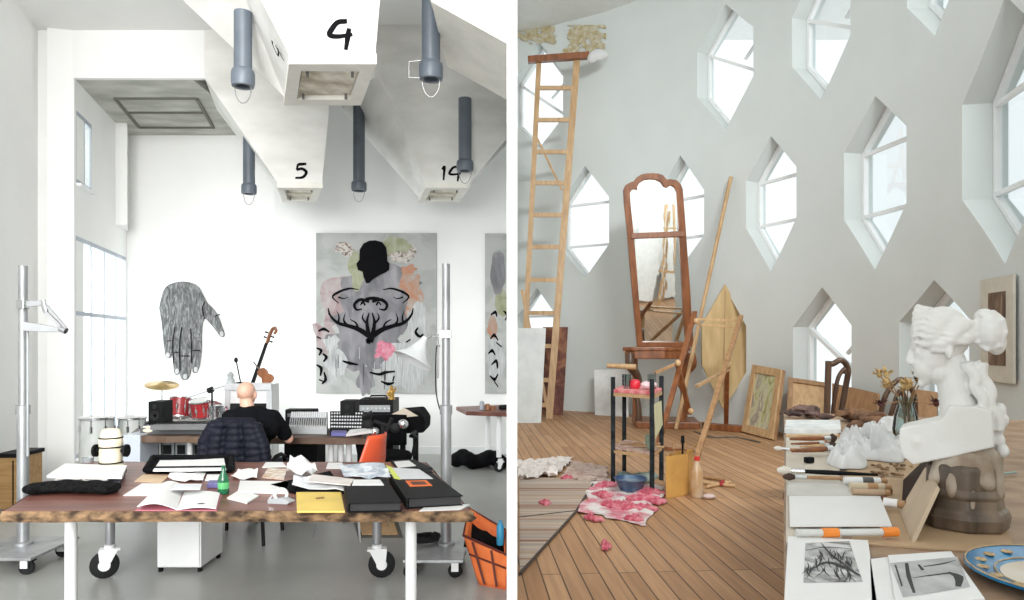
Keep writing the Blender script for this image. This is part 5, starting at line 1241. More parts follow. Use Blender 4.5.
# ------------------------------------------------------------ mirror on carved console
Ym = 10.0
def mq(x, y, o=0): return P(x, y, Ym-o-(330-y)*.0014)      # leans a little towards the viewer
outer = [(637.5,347),(634,310),(630,265),(627,230),(624,200),(623.5,190),(625.5,185),(630,182.5),(634,181),(636.5,177.5),(641,174.5),(646,173.3),(652,173),(658,173.3),(663,175),(667,179.5),(671,179),(677,180),(681,184),(683,189),(685,215),(687.5,250),(690,285),(692,320),(694,347)]
inner = [(642.5,342),(640,310),(636.5,265),(633.5,230),(630.5,202),(630,193),(632,189.5),(635,189),(637.5,190),(637,187),(639.5,183),(644,180),(650,179),(656,179.5),(661,182),(664,186.5),(667,187.5),(671,185),(675,187.5),(676.5,192),(678,215),(680,250),(682,285),(684,320),(686,342)]
r = thing('standing_mirror', 'tall mirror with arched mahogany frame on a carved console', 'mirror', (P(660,416,Ym).x, Ym, FR))
mb = MB(); N = len(outer); th = Vector((0,.07,0))
vo = [mq(*p, .05) for p in outer]; vi = [mq(*p, .05) for p in inner]
mb.add(vo+vi+[p+th for p in vo]+[p+th for p in vi], [(k, (k+1)%N, (k+1)%N+N, k+N) for k in range(N)]+[(k+2*N, (k+1)%N+2*N, (k+1)%N+3*N, k+3*N) for k in range(N)]+[(k, (k+1)%N, (k+1)%N+2*N, k+2*N) for k in range(N)]+[(k+N, (k+1)%N+N, (k+1)%N+3*N, k+3*N) for k in range(N)])
mb.build('frame', mahogany, r, bevel=.008)
MB().bar(mq(631,236,.05), mq(684,234,.05), .05, .08).build('crossbar', mahogany, r, bevel=.006)
mb = MB(); g = [p.lerp(sum(vi, Vector())/N, -.02)+Vector((0,.035,0)) for p in vi]; mb.prism(g, (0,.008,0)); mb.build('glass', mirror_mat, r)
mb = MB()
sf = [(624,352),(640,355.5),(660,356.5),(680,355),(693,351),(690,344),(628,344)]
pl = [P(x, y, Ym-.45 if y > 349 else Ym+.1) for x, y in sf]; zs_ = P(0,351,Ym-.45).z
pl = [Vector((P(624,0,Ym-.45).x, Ym-.32, zs_)), Vector((P(634,0,Ym-.45).x, Ym-.40, zs_)), Vector((P(658,0,Ym).x, Ym-.46, zs_)), Vector((P(682,0,Ym-.45).x, Ym-.40, zs_)), Vector((P(693,0,Ym-.45).x, Ym-.32, zs_)), Vector((P(692,0,Ym).x, Ym+.1, zs_)), Vector((P(628,0,Ym).x, Ym+.1, zs_))]
mb.prism(pl, (0,0,.05)); mb.prism([p+(sum(pl, Vector())/7-p)*.06-Vector((0,0,.11)) for p in pl], (0,0,.11)); mb.build('console_top', mahogany, r, bevel=.012)
for x, s_ in ((630,1),(691,-1)):
    a = P(x, 356, Ym-.38); g = FR
    mb = MB(); mb.tube([a+Vector((0,0,.03)), a+Vector((.0,-.03,-.12)), a+Vector((s_*.10,.05,-.26)), a+Vector((s_*.14,.08,-.36)), a+Vector((s_*.10,.04,-.50)), a+Vector((s_*.12,.02,-.72)), Vector((a.x+s_*.12, a.y+.02, g+.06))], [.06,.07,.055,.04,.035,.04,.05], 10, smooth=4); mb.build('leg', MATS['dark_bentwood'] if s_ > 0 else mahogany, r, smooth=True)
    MB().box((P(x,0,Ym).x+s_*.08, Ym+.05, (zs_+g)/2), (.07,.06,zs_-g-.02)).build('rear_leg', mahogany, r, bevel=.004)
pl = [Vector((P(636,0,Ym-.5).x, Ym-.5, g)), Vector((P(700,0,Ym-.6).x, Ym-.6, g)), Vector((P(697,0,Ym).x, Ym+.15, g)), Vector((P(634,0,Ym).x, Ym+.15, g))]
MB().prism(pl, (0,0,.09)).build('base_board', mahogany, r, bevel=.01)
o = MB().prism([Vector((P(701,0,9.6).x, 9.35, g+.001)), Vector((P(742,0,9.3).x, 9.0, g+.001)), Vector((P(742,0,9.3).x, 9.2, g+.001)), Vector((P(701,0,9.6).x, 9.55, g+.001))], (0,0,.08)).build('floor_beam', mahogany, bevel=.006); tag(o, 'reddish beam lying on the floor below the hexagonal board', 'beam')
# ------------------------------------------------------------ wooden sketch easel and pole
r = thing('folding_easel', 'brown folding wooden easel standing before the console and hexagonal board', 'easel', (P(690,0,8).x, 8.2, FR))
def eb(name, a, ya, b, yb, w, m=brown_wood, h=None): return MB().bar(P(*a, ya), P(*b, yb), w, h or w*.6).build(name, m, r)
eb('leg', (695,312), 8.6, (656,453), fy(453), .055, mahogany); eb('leg', (741,316), 8.7, (697,457), fy(457), .055, brown_wood); eb('leg', (727,362), 8.75, (726,428), 9.4, .06, mahogany)
eb('leg', (677,362), 8.1, (690,414), fy(440), .05, mahogany)
eb('crossbar', (696,319), 8.55, (742,321), 8.7, .05, tan_wood); eb('crossbar', (700,325), 8.55, (738,327), 8.7, .045, tan_wood)
eb('crossbar', (655,373), 8.0, (680,362), 8.05, .05, brown_wood); eb('crossbar', (697,386), 8.2, (729,369), 8.7, .05, pale_wood)
eb('foot_bar', (652,446), 7.65, (700,453), 7.5, .05, mahogany)
for p, y_ in (((696,321),8.5),((729,365),8.65),((678,363),8.0),((691,411),8.2)): MB().ell(P(*p, y_), (.035,.035,.04), 10).build('hinge', tan_wood, r, smooth=True)
o = MB().tube([P(676,429,fy(429.5)), P(731,177,9.75)], .028, 8).build('wooden_pole', pale_wood); tag(o, 'long thin wooden pole leaning up towards the wall right of the mirror', 'pole')
o = MB().tube([P(607,365.5,8.7), P(636,367,8.6)], [.028,.035], 10).build('paper_roll', pale_wood, smooth=True); tag(o, 'pale wooden roll lying across the top of the blank white canvas', 'roll')

# ------------------------------------------------------------ paint stool
def fl_(x, Y): return Vector((px(x, Y), Y, FR))
FLc, FRc, BRc, BLc = fl_(613,5.85), fl_(652,5.55), Vector((1.28,6.0,FR)), Vector((1.01,6.30,FR))
r = thing('paint_stool', 'tall black-legged paint stand crusted with pink paint beside the rug', 'stand', (FLc+BRc)/2)
ht = ZC-(388-HZ)/F*5.95-FR
H_ = Vector((0,0,ht))
for c in (FLc, FRc, BRc, BLc):
    MB().bar(c, c+H_+Vector((0,0,.10)), .034, .034).build('leg', black_paint, r, bevel=.003)
def q4(z, k=.0): 
    m_ = (FLc+BRc)/2
    return [p+(m_-p)*k+Vector((0,0,z)) for p in (FLc, FRc, BRc, BLc)]
MB().prism(q4(ht-.03, -.04), (0,0,.03)).build('top', red_pink_top, r, bevel=.004)
for a, b_ in ((0,1),(1,2),(2,3),(3,0)):
    p = q4(ht-.045); MB().bar(p[a], p[b_], .02, .028).build('apron', pale_wood, r)
    p = q4(.27); MB().bar(p[a], p[b_], .016, .022).build('stretcher', pale_wood, r)
MB().prism(q4(.29, .03), (0,0,.015)).build('shelf', mat('stained_shelf', (.42,.25,.20), .7, col2=(.62,.50,.42), scale=14), r)
p0 = q4(ht-.10)[1]; p1 = q4(ht-.10)[2]
MB().prism([p0+Vector((.01,-.024,0)), p0.lerp(p1,.75)+Vector((.01,-.024,0)), p0.lerp(p1,.75)+Vector((.02,-.024,-.20)), p0+Vector((.02,-.024,-.27))], (.004,-.006,0)).build('paper_label', mat('pale_yellow_paper', (.62,.60,.38), .7), r)
zt_ = FR+ht+.001
def on_st(u, v, z=0): a = q4(ht+.001+z); return a[0]*(1-u)*(1-v)+a[1]*u*(1-v)+a[2]*u*v+a[3]*(1-u)*v
o = MB().lathe([(.001,0),(.04,.002),(.048,.03),(.042,.06),(.028,.075),(.001,.078)], on_st(.48,.35), 16).build('paint_pot', mat('crimson_paint', (.62,.02,.04), .35), smooth=True); tag(o, 'small crimson paint pot on top of the paint stand', 'pot')
for i, (u, v, h, rr_) in enumerate(((.3,.25,.12,.03),(.85,.6,.12,.035))):
    o = MB().lathe([(rr_*.9,0),(rr_,.01),(rr_,h),(rr_*.86,h),(rr_*.82,.012),(.001,.010)], on_st(u,v), 16).build('glass_jar', jar_glass, smooth=True); tag(o, ('glass jar at the left of the crimson pot on the paint stand', 'glass jar at the right of the crimson pot on the paint stand')[i], 'jar', 'glass jars on the paint stand')
mb = MB()
for k in range(10): mb.ell(on_st(.84+.10*math.sin(k*2.1), .35+.14*math.cos(k*1.7), .02+.025*abs(math.sin(k))), (.035,.03,.025), 8)
o = mb.build('paint_rag', mat('pale_pink_rag', (.70,.45,.48), .8, col2=(.80,.68,.68), scale=20, bump=.5), remesh=.012, sm=1); tag(o, 'pale pink crumpled rag at the front right of the paint stand top', 'rag')
for i in range(6):
    a = on_st(.1+.12*i, .25+.08*(i%3), -ht+.308); d_ = Vector((.16-.04*(i%2), .10*math.sin(i*2), 0))
    o = MB().tube([a+Vector((0,0,.008+.0*i)), a+d_+Vector((0,0,.010)), a+d_*1.25+Vector((0,0,.010))], [.006,.007,.012], 8).build('paint_brush', pale_wood if i % 2 else brown_wood); tag(o, 'thin paint brush lying on the lower shelf of the paint stand', 'brush', 'brushes on the shelf of the paint stand')
for i, (u, v) in enumerate(((.75,.7),(.9,.3))):
    o = MB().lathe([(.001,0),(.032,.001),(.034,.09),(.03,.09),(.028,.01)], on_st(u,v,-ht+.306), 14).build('small_jar', mat('green_grey_jar', (.25,.33,.24), .3), smooth=True); tag(o, ('green-grey jar at the back of the lower shelf','green-grey jar at the right front of the lower shelf')[i], 'jar', 'jars on the shelf of the paint stand')
# basin below
c = Vector((px(631,5.5), 5.52, FR+.02)); r = thing('enamel_basin', 'blue enamel basin on the plastic sheet in front of the paint stand', 'basin', c)
MB().lathe([(.001,0),(.085,.0),(.125,.085),(.132,.088),(.130,.095),(.12,.092),(.08,.01),(.001,.008)], c, 28).build('bowl', blue_enamel, r, smooth=True)
MB().lathe([(.001,.06),(.108,.062)], c, 28).build('paint_water', mat('murky_paint_water', (.12,.16,.14), .1, col2=(.35,.38,.34)), r)
o = MB()
for k in range(14): o.ell(c+Vector((.12+.12*math.sin(k*2.3), .33+.06*math.cos(k*1.9), .02+.03*abs(math.sin(k*1.3)))), (.06,.04,.03), 8)
o = o.build('paint_rag', mat('green_grey_rag', (.16,.22,.19), .8, col2=(.35,.42,.38), scale=12), remesh=.014, sm=1); tag(o, 'dark green-grey rag heaped behind the blue basin', 'rag')

# ------------------------------------------------------------ sheets and rags on the floor
def crumple(name, label, cat, corners, m, amp=.02, n=26, sd=0, z=FR+.004, fq=9, group=None, th=.003):
    c = [Q(*p, FR) for p in corners]
    def fn(u, v):
        e_ = 1+.0*u; p = c[0]*(1-u)*(1-v)+c[1]*u*(1-v)+c[2]*u*v+c[3]*(1-u)*v
        j = Vector((noise.noise(Vector((u*5,v*5,sd))), noise.noise(Vector((u*5,v*5,sd+7))), 0))*.06
        h = abs(noise.noise(Vector((p.x*fq,p.y*fq,sd))))+.5*abs(noise.noise(Vector((p.x*fq*2.3,p.y*fq*2.3,sd+3))))
        return Vector((p.x, p.y, z+th))+j+Vector((0,0,h*amp*2))
    o = MB().grid(fn, n, n, th).build(name, m, smooth=False); tag(o, label, cat, group); return o
crumple('plastic_sheet', 'crumpled pale plastic sheet on the floor at the partition behind the striped rug', 'sheet', [(518,482),(556,478),(574,459),(519,462)], plastic_sheet, .035, sd=3)
crumple('plastic_sheet', 'thin brownish plastic sheet between the rug and the paint stand', 'sheet', [(560,480),(606,483),(608,468),(572,462)], mat('brown_pink_plastic', (.40,.25,.20), .5, col2=(.62,.50,.44), scale=12, bump=.5), .015, sd=5)
crumple('plastic_sheet', 'pink-stained plastic sheet spread under the paint stand', 'sheet', [(578,512),(646,527),(664,488),(596,478)], mat('pink_stained_plastic', (.62,.20,.25), .45, col2=(.70,.64,.62), scale=5, bump=.6, bscale=20, sharp=(.40,.52)), .012, sd=9)
rr = random.Random(5)
def rag(label, x, y, s_, m=None, grp='pink rags on the floor'):
    c = Q(x, y, FR); a_ = rr.uniform(0, 3); sd = rr.uniform(0, 50); w_ = s_*1.25; h_ = s_*.8
    def fn(u, v):
        t = 2*PI*u; r_ = v*(1+.55*noise.noise(Vector((math.cos(t)*1.6, math.sin(t)*1.6, sd))))
        q = rz(a_)@Vector((math.cos(t)*r_*w_, math.sin(t)*r_*h_, 0)); e = noise.noise(Vector((q.x*26, q.y*26, sd)))+.6*noise.noise(Vector((q.x*55, q.y*55, sd)))
        return Vector((c.x+q.x, c.y+q.y, FR+.022+.008*(1-v)+(abs(e)*.034)*(1-v**4)))
    o = MB().grid(fn, 34, 8, .012).build('paint_rag', m or pink, recalc=True); tag(o, label, 'rag', grp)
for lab, x, y, s_ in (('pink rag left of the basin', 603,497,.085),('pink rag at the near left edge of the stained sheet', 594,521,.06),('large pink rag in front of the basin', 622,507,.10),('pink rag at the front right of the basin', 640,500,.10),
                      ('pink rag right of the basin under the stand leg', 652,495,.085),('pink rag at the near edge of the stained sheet', 633,521,.06),('small pink scrap on the bare boards in front', 606,549,.04),('red pink scrap on the striped rug', 545,505,.055),('pink scrap on the pale plastic sheet', 566,480,.04),('pink rag at the left rear of the basin', 606,487,.09),('pink rag between the basin and the carton', 656,503,.08),('pink rag on the near right part of the stained sheet', 646,510,.07),('pink rag left of the largest one', 610,507,.08),('pink rag right of the largest one', 632,510,.08)):
    rag(lab, x, y, s_)
# striped rug
m, nt, b = node_mat('striped_rag_rug'); b.inputs['Roughness'].default_value = .95
tc = nt.nodes.new('ShaderNodeTexCoord'); mp = nt.nodes.new('ShaderNodeMapping'); mp.inputs['Rotation'].default_value = (0,0,-.22); mp.inputs['Scale'].default_value = (.25,16,1)
n1 = nt.nodes.new('ShaderNodeTexNoise'); n1.inputs['Scale'].default_value = 1.0; n1.inputs['Detail'].default_value = 3
r1 = nt.nodes.new('ShaderNodeValToRGB'); cr = r1.color_ramp; cr.elements[0].position = .28; cr.elements[0].color = (.22,.11,.09,1); cr.elements[1].position = .42; cr.elements[1].color = (.42,.30,.22,1)
for p_, c_ in ((.5,(.54,.45,.36,1)),(.58,(.30,.26,.25,1)),(.66,(.52,.40,.30,1)),(.74,(.40,.15,.13,1))): e = cr.elements.new(p_); e.color = c_
nt.links.new(tc.outputs['Object'], mp.inputs[0]); nt.links.new(mp.outputs[0], n1.inputs['Vector']); nt.links.new(n1.outputs['Fac'], r1.inputs[0]); nt.links.new(r1.outputs[0], b.inputs['Base Color'])
rug = [Q(x, y, FR) for x, y in ((519,576),(576,513),(596,480),(519,478))]; rug[0].x = max(rug[0].x, XQ+.015); rug[3].x = max(rug[3].x, XQ+.02)
r = thing('striped_rug', 'striped rag rug on the boards against the partition', 'rug', sum(rug, Vector())/4)
MB().prism([p+Vector((0,0,.001)) for p in rug], (0,0,.010)).build('woven_field', m, r)
MB().bar(rug[0].lerp(rug[3], .45)+Vector((0,0,.012)), rug[1].lerp(rug[2], .02)+Vector((0,0,.012)), .012, .004).build('seam', mat('dark_thread', (.08,.06,.05), .9), r)
MB().bar(rug[0]+Vector((0,0,.012)), rug[1]+Vector((0,0,.012)), .016, .005).build('edging', MATS['dark_thread'], r)
MB().bar(rug[1]+Vector((0,0,.012)), rug[2]+Vector((0,0,.012)), .016, .005).build('edging', MATS['dark_thread'], r)
# orange carton with brushes, bottle, sticks
a, b_ = Q(666,499,FR), Q(688,495,FR); dp = Vector((.10,.24,0)); c4_ = [a, b_, b_+dp, a+dp]; hh = .32
r = thing('orange_carton', 'open orange-tan carton holding brushes right of the paint stand', 'box', (a+b_+dp)/2)
mb = MB()
for i in range(4):
    p, q_ = c4_[i], c4_[(i+1)%4]; m_ = sum(c4_, Vector())/4
    mb.hexa([p, q_, q_+(m_-q_)*.05, p+(m_-p)*.05], [p+Vector((0,0,hh)), q_+Vector((0,0,hh)), q_+(m_-q_)*.05+Vector((0,0,hh)), p+(m_-p)*.05+Vector((0,0,hh))])
mb.prism([p+Vector((0,0,.003)) for p in c4_], (0,0,.006)); mb.build('carton_body', orange_card, r)
MB().prism([c4_[1]+Vector((0,0,hh)), c4_[2]+Vector((0,0,hh)), c4_[2]+Vector((.05,0,hh+.06)), c4_[1]+Vector((.05,0,hh+.06))], (0,0,.004)).build('flap', orange_card, r)
for i, (du_, dv_, ln) in enumerate(((.3,.3,.40),(.6,.5,.44),(.75,.35,.38))):
    s0 = a*(1-du_)+b_*du_+dp*dv_+Vector((0,0,.01)); d_ = Vector((.08*(du_-.3), .05, 1)).normalized()
    o = MB().tube([s0, s0+d_*ln*.85, s0+d_*ln*.88, s0+d_*ln], [.008,.008,.016,.012], 8).build('paint_brush', black_plastic if i == 1 else brown_wood); tag(o, 'paint brush standing in the orange-tan carton', 'brush', 'brushes in the orange carton')
c = Q(697,497,FR); k_ = c.y; r = thing('plastic_bottle', 'half-full clear bottle with red cap right of the orange carton', 'bottle', c)
MB().lathe([(.001,.001),(.045,.002),(.048,.02),(.046,.20),(.02,.26),(.018,.28),(.001,.28)], c, 18).build('bottle_body', mat('amber_liquid', (.52,.32,.16), .2, col2=(.62,.48,.34)), r, smooth=True)
MB().lathe([(.022,.28),(.022,.31),(.001,.312)], c, 14).build('cap', mat('red_cap', (.62,.04,.03), .4), r)
for i, (p, q_) in enumerate((((700,484),(735,488)),((700,478),(724,482)),((706,489),(730,484)))):
    o = MB().tube([Q(*p, FR)+Vector((0,0,.016)), Q(*q_, FR)+Vector((0,0,.016))], .014, 8).build('wooden_stick', tan_wood if i != 1 else brown_wood); tag(o, 'wooden stick lying on the floor right of the clear bottle', 'stick', 'sticks on the floor')
rag('dark red scrap on the wooden sticks', 722, 486, .035, mat('dark_red_scrap', (.35,.03,.03), .7), None)
o = MB().ell(Q(709,499,FR)+Vector((0,0,.02)), (.05,.035,.02), 12).build('plaster_lump', mat('pale_pink_lump', (.62,.48,.45), .6), smooth=True); tag(o, 'small pale lump on the floor in front of the clear bottle', 'object')
o = MB().tube([Q(694,432,FR)+Vector((0,0,.01)), Q(712,438,FR)+Vector((0,0,.01)), Q(735,438,FR)+Vector((0,0,.01)), Q(760,443,FR)+Vector((0,0,.01))], .010, 6, smooth=5).build('floor_cable', wire); tag(o, 'thin grey cable on the boards below the hexagonal board', 'cable')
# ============================================================ RIGHT-HAND STUDIO : WORK TABLE
ex = Vector((.3618,.9323,0)); ey = Vector((.9323,-.3618,0))
A0 = Vector((px(784,.95), .95, TR)); LN = (px(784,4.66)**2+4.66**2)**.5-(A0.x**2+.95**2)**.5; WD = 1.5
tc4 = [A0, A0+ey*WD, A0+ey*WD+ex*LN, A0+ex*LN]
c = A0+ey*WD/2+ex*LN/2
r = thing('work_table', 'long brown wooden work table covered with drawings, brushes and a plaster bust', 'table', (c.x, c.y, FR))
MB().prism([p-Vector((0,0,.04)) for p in tc4], (0,0,.04)).build('tabletop', wood('worn_brown_top', (.26,.16,.10), (.40,.27,.17), 3, (3,3,1), .55), r, bevel=.004)
for u in (.06, .94):
    for v in (.08, .92):
        p = A0+ey*WD*v+ex*LN*u; MB().box((p.x, p.y, (FR+TR-.04)/2+.0), (.06,.06,TR-.04-FR), math.atan2(ex.y, ex.x)).build('leg', tan_wood, r)
for v in (.08, .92):
    MB().bar(A0+ey*WD*v+ex*LN*.06-Vector((0,0,.08)), A0+ey*WD*v+ex*LN*.94-Vector((0,0,.08)), .03, .08).build('apron', tan_wood, r)
def tsheet(name, label, cat, corners, m, th=.002, z=TR+.0008, curl=0, group=None, n=10):
    mb = MB(); sheet(mb, corners, z, th, curl, n); o = mb.build(name, m); tag(o, label, cat, group); return o
# light boards and liners
beige = mat('beige_board', (.56,.49,.40), .75, col2=(.66,.60,.51), scale=5)
tsheet('drawing_board', 'long beige board lining the left edge of the work table', 'board', [(786,545),(842,545),(838,424),(786,424)], beige, .006)
tsheet('drawing_board', 'tan card sheet on the work table under the paint tubes and bust', 'board', [(852,544),(1016,556),(985,460),(846,460)], mat('tan_card', (.42,.28,.16), .7, col2=(.50,.35,.21), scale=3), .004)
tsheet('paper_pad', 'pale printed pad at the far end of the table before the dark rags', 'paper', [(784.5,433),(841,433),(840,423),(786,423)], mat('pale_print_pad', (.62,.63,.62), .7, col2=(.78,.79,.78), scale=16), .018, TR+.0075)
tsheet('paper_sheet', 'greyish sheet under the long brushes at the left table edge', 'paper', [(787,496),(884,497),(866,482),(788,482)], mat('grey_white_sheet', (.60,.58,.54), .7), .002, TR+.0105)
tsheet('paper_sheet', 'large blank white sheet beside the row of paint tubes', 'paper', [(790,527),(892,527),(880,497),(789,497)], paper, .003, TR+.014)
# photo prints
def print_sheet(label, corners, z, build):
    c4_ = [Q(*p, z) for p in corners]; cc = sum(c4_, Vector())/4
    r = thing('photo_print', label, 'print', (cc.x, cc.y, z))
    MB().hexa(c4_, [p+Vector((0,0,.002)) for p in c4_]).build('sheet', paper, r)
    U = c4_[1]-c4_[0]; V = c4_[3]-c4_[0]; mb = MB(); ar = Art(c4_[0]+Vector((0,0,.0022)), U, V, (0,0,.25), mb)
    mats = build(ar, corners); mb.build('printed_image', mats, r, recalc=False); return r
def inv_quad(corners, x, y):
    # bilinear inverse, few Newton steps
    u = v = .5
    for _ in range(20):
        f = [sum(w*c_[k] for w, c_ in zip(((1-u)*(1-v), u*(1-v), u*v, (1-u)*v), corners)) for k in (0,1)]
        du_ = [(1-v)*(corners[1][k]-corners[0][k])+v*(corners[2][k]-corners[3][k]) for k in (0,1)]; dv_ = [(1-u)*(corners[3][k]-corners[0][k])+u*(corners[2][k]-corners[1][k]) for k in (0,1)]
        ex_, ey_ = x-f[0], y-f[1]; det = du_[0]*dv_[1]-du_[1]*dv_[0]; u += (ex_*dv_[1]-ey_*dv_[0])/det; v += (du_[0]*ey_-du_[1]*ex_)/det
    return (u, v)
tree_bg = multi('grey_ink_wash', [(.35,(.16,.16,.16)),(.48,(.42,.42,.41)),(.6,(.62,.62,.61))], 22, stretch=(1,1,1))
ink_g = mat('soft_black_ink', (.035,.035,.035), .7)
def b1(ar, cs):
    g = lambda x, y: inv_quad(cs, x, y)
    ar.poly([g(804,588),g(866,588),g(858,547),g(808,547)], 0)
    rr = random.Random(3)
    ar.stroke([g(808,556),g(830,553),(g(860,556))], [.003,.008,.003], 1)
    for k in range(30):
        x = 808+rr.random()*50; y = 556+rr.random()*22; ar.stroke([g(x,y),g(x+rr.uniform(-4,4),y+5),g(x+rr.uniform(-7,7),y+11)], [.001,.0035,.001], 1)
    ar.stroke([g(826,549),g(834,560),g(848,572),g(862,582)], [.002,.006,.003], 1); ar.stroke([g(812,577),g(830,570),g(850,576),g(864,583)], [.004,.012,.006], 1)
    return [tree_bg, ink_g]
print_sheet('printed photo of bare trees at the front left corner of the work table', [(784,604),(877,604),(868,541),(788,537)], TR+.009, b1)
def b2(ar, cs):
    g = lambda x, y: inv_quad(cs, x, y)
    ar.poly([g(890,566),g(950,559),g(969,590),g(903,600)], 0)
    for pts, w in (([(921,570),(938,567),(950,563)], [.006,.010,.002]),([(905,566),(908,580),(914,596)], [.008,.010,.006]),([(895,568),(902,590)], [.004,.004]),([(945,576),(956,581),(957,590)], [.008,.022,.012]),([(925,580),(946,577)], [.006,.010]),([(916,568),(921,574)], [.006,.008]),([(912,582),(930,579)], [.003,.006])):
        ar.stroke([g(*p) for p in pts], w, 1)
    return [mat('grey_photo_tone', (.38,.38,.38), .5, col2=(.55,.55,.55), scale=15), ink_g]
tsheet('paper_sheet', 'white sheet partly under the second printed photo', 'paper', [(872,604),(905,604),(895,557),(870,560)], paper, .002, TR+.009)
print_sheet('printed photo with dark swooping shapes on the near edge of the table', [(896,606),(985,600),(951,552),(888,556)], TR+.013, b2)
# paint tubes / rolls
def ttube(name, label, cat, a, b, rad, m, z=TR+.016, group=None, cap=None, ra=None):
    p, q_ = Q(*a, z)+Vector((0,0,rad)), Q(*b, z)+Vector((0,0,rad)); o = MB().tube([p, q_], ra or rad, 12).build(name, m, smooth=True, origin=None)
    tag(o, label, cat, group)
    if cap:
        d_ = (q_-p).normalized(); o2 = MB().tube([q_, q_+d_*rad*1.6], rad*.9, 12).build('cap', cap, o, smooth=True)
    return o
orange_cap = mat('orange_cap', (.80,.24,.03), .4)
t_ = Q(798,540,TR+.01); 
r = thing('ruler_tube', 'clear plastic tube with orange end caps lying before the blank white sheet', 'tube', Q(840,536,TR))
za = TR+.014; pa, pb, pc, pd = [Q(x, y, za)+Vector((0,0,.008)) for x, y in ((796,536),(822,536),(838,536),(882,535.5))]; pe = Q(897,535,za)+Vector((0,0,.008))
MB().tube([pa, pb], .009, 12).build('tube', mat('clear_grey_plastic', (.60,.60,.57), .25), r, smooth=True); MB().tube([pb, pc], .0115, 12).build('orange_cap', orange_cap, r, smooth=True)
MB().tube([pc, pd], .009, 12).build('tube', MATS['clear_grey_plastic'], r, smooth=True); MB().tube([pd, pe], .0115, 12).build('orange_cap', orange_cap, r, smooth=True)
for i, (a, b_, rad, m, lab) in enumerate((((844,484),(880,485),.012,'white_paper','white paint tube with black print, far one of the row'),((850,490),(884,491),.012,'cream_tube','cream paint tube in the middle of the row'),((852,495),(884,496),.010,'brown_tube','tan paint tube nearest in the row'),((884,506),(898,508),.012,'white_paper','short white roll at the corner of the blank sheet'))):
    mm = MATS.get(m) or mat(m, (.62,.52,.36) if 'cream' in m else (.48,.34,.22), .5)
    o = ttube('paint_tube', lab, 'tube', a, b_, rad, mm, cap=brown_wood, group='paint tubes on the tan card'); 
    if i < 2:
        p, q_ = Q(*a, TR+.016), Q(*b_, TR+.016)
        MB().tube([p.lerp(q_, .5)+Vector((0,0,rad)), p.lerp(q_, .8)+Vector((0,0,rad))], rad*1.03, 12).build('label_band', mat('dark_label_%d' % i, (.10,.10,.10) if i == 0 else (.45,.25,.12), .6), o, smooth=True)
for i, (x, y) in enumerate(((882,481),(886,489),(884,500),(890,494),(888,505))):
    o = MB().lathe([(.007,0),(.008,.012),(.005,.016),(.001,.016)], Q(x,y,TR+.005), 10).build('bottle_cap', mat('rust_brown', (.28,.12,.06), .5) if 'rust_brown' not in MATS else MATS['rust_brown'], smooth=True); tag(o, 'small rust-brown cap beside the row of paint tubes', 'cap', 'loose caps beside the paint tubes')
# brushes
def brush(label, a, b, rad, mh, mf, group='brushes on the beige board', z=TR+.014, fat=2.0):
    p, q_ = Q(*a, z), Q(*b, z); d_ = q_-p; r = thing('paint_brush', label, 'brush', (p+q_)/2, group); up = Vector((0,0,rad*fat))
    MB().tube([p+up, p+d_*.5+up, p+d_*.72+up], [rad*.5,rad,rad*.8], 10).build('handle', mh, r, smooth=True)
    MB().tube([p+d_*.72+up, p+d_*.86+up], rad*1.2, 10).build('ferrule', chrome, r, smooth=True)
    MB().tube([p+d_*.86+up, p+d_*.93+up, q_+up], [rad*1.2,rad*fat,rad*.8], 10).build('bristles', mf, r, smooth=True)
    return r
dkb = mat('dark_bristles', (.05,.03,.02), .9); whb = mat('pale_bristles', (.66,.62,.54), .9)
brush('long dark brush with pale bristles at the left end of the grey sheet', (878,480), (777,475), .0085, black_plastic, whb)
brush('slim brown brush with black tip below the long dark brush', (868,483), (783,480.5), .0065, brown_wood, dkb)
brush('thin pale brush pointing out over the left table edge', (833,455), (774,451), .006, brown_wood, whb)
brush('thick brown brush with dark bristles at the linen heap', (790,444), (836,443), .011, mahogany, dkb)
brush('reddish brush lying second from the far row', (792,457), (838,454), .012, mahogany, dkb)
brush('tan brush among the brown brushes', (800,450), (833,448), .007, tan_wood, dkb)
brush('short brown brush below the pale pad', (791,447), (829,446), .007, mahogany, MATS['rust_brown'])
o = MB().bar(Q(786,437,TR+.008)+Vector((0,0,.006)), Q(845,437,TR+.008)+Vector((0,0,.006)), .018, .010).build('wooden_ruler', tan_wood); tag(o, 'wooden ruler lying in front of the pale printed pad', 'ruler')
o = MB().box(Q(809,463,TR+.008)+Vector((0,0,.012)), (.035,.022,.022), .2).build('charcoal_block', black_plastic, bevel=.004); tag(o, 'small black block on the bare part of the beige board', 'block')
# crumpled linen
def cloth(name, label, cat, blobs, m, vox=.006, sm=2, sd=0, group=None):
    mb = MB()
    for k, (x, y, rx, ry, rz_, hz2) in enumerate(blobs):
        c = Q(x, y, TR); s_ = c.y/F
        mb.ell(c+Vector((0,0,rz_*.9+hz2)), (rx*s_*.85, ry*.8, rz_*.75), 20, rz(k*.9+sd))
    o = mb.build(name, m, remesh=vox, sm=sm)
    tx = bpy.data.textures.new(name, 'CLOUDS'); tx.noise_scale = .05
    d = o.modifiers.new('d', 'DISPLACE'); d.texture = tx; d.strength = .05; d.mid_level = .5; d.texture_coords = 'LOCAL'
    tx2 = bpy.data.textures.new(name, 'MARBLE'); tx2.noise_scale = .10; tx2.turbulence = 8
    d = o.modifiers.new('d', 'DISPLACE'); d.texture = tx2; d.strength = .02; d.mid_level = .6; d.texture_coords = 'LOCAL'
    tag(o, label, cat, group); return o
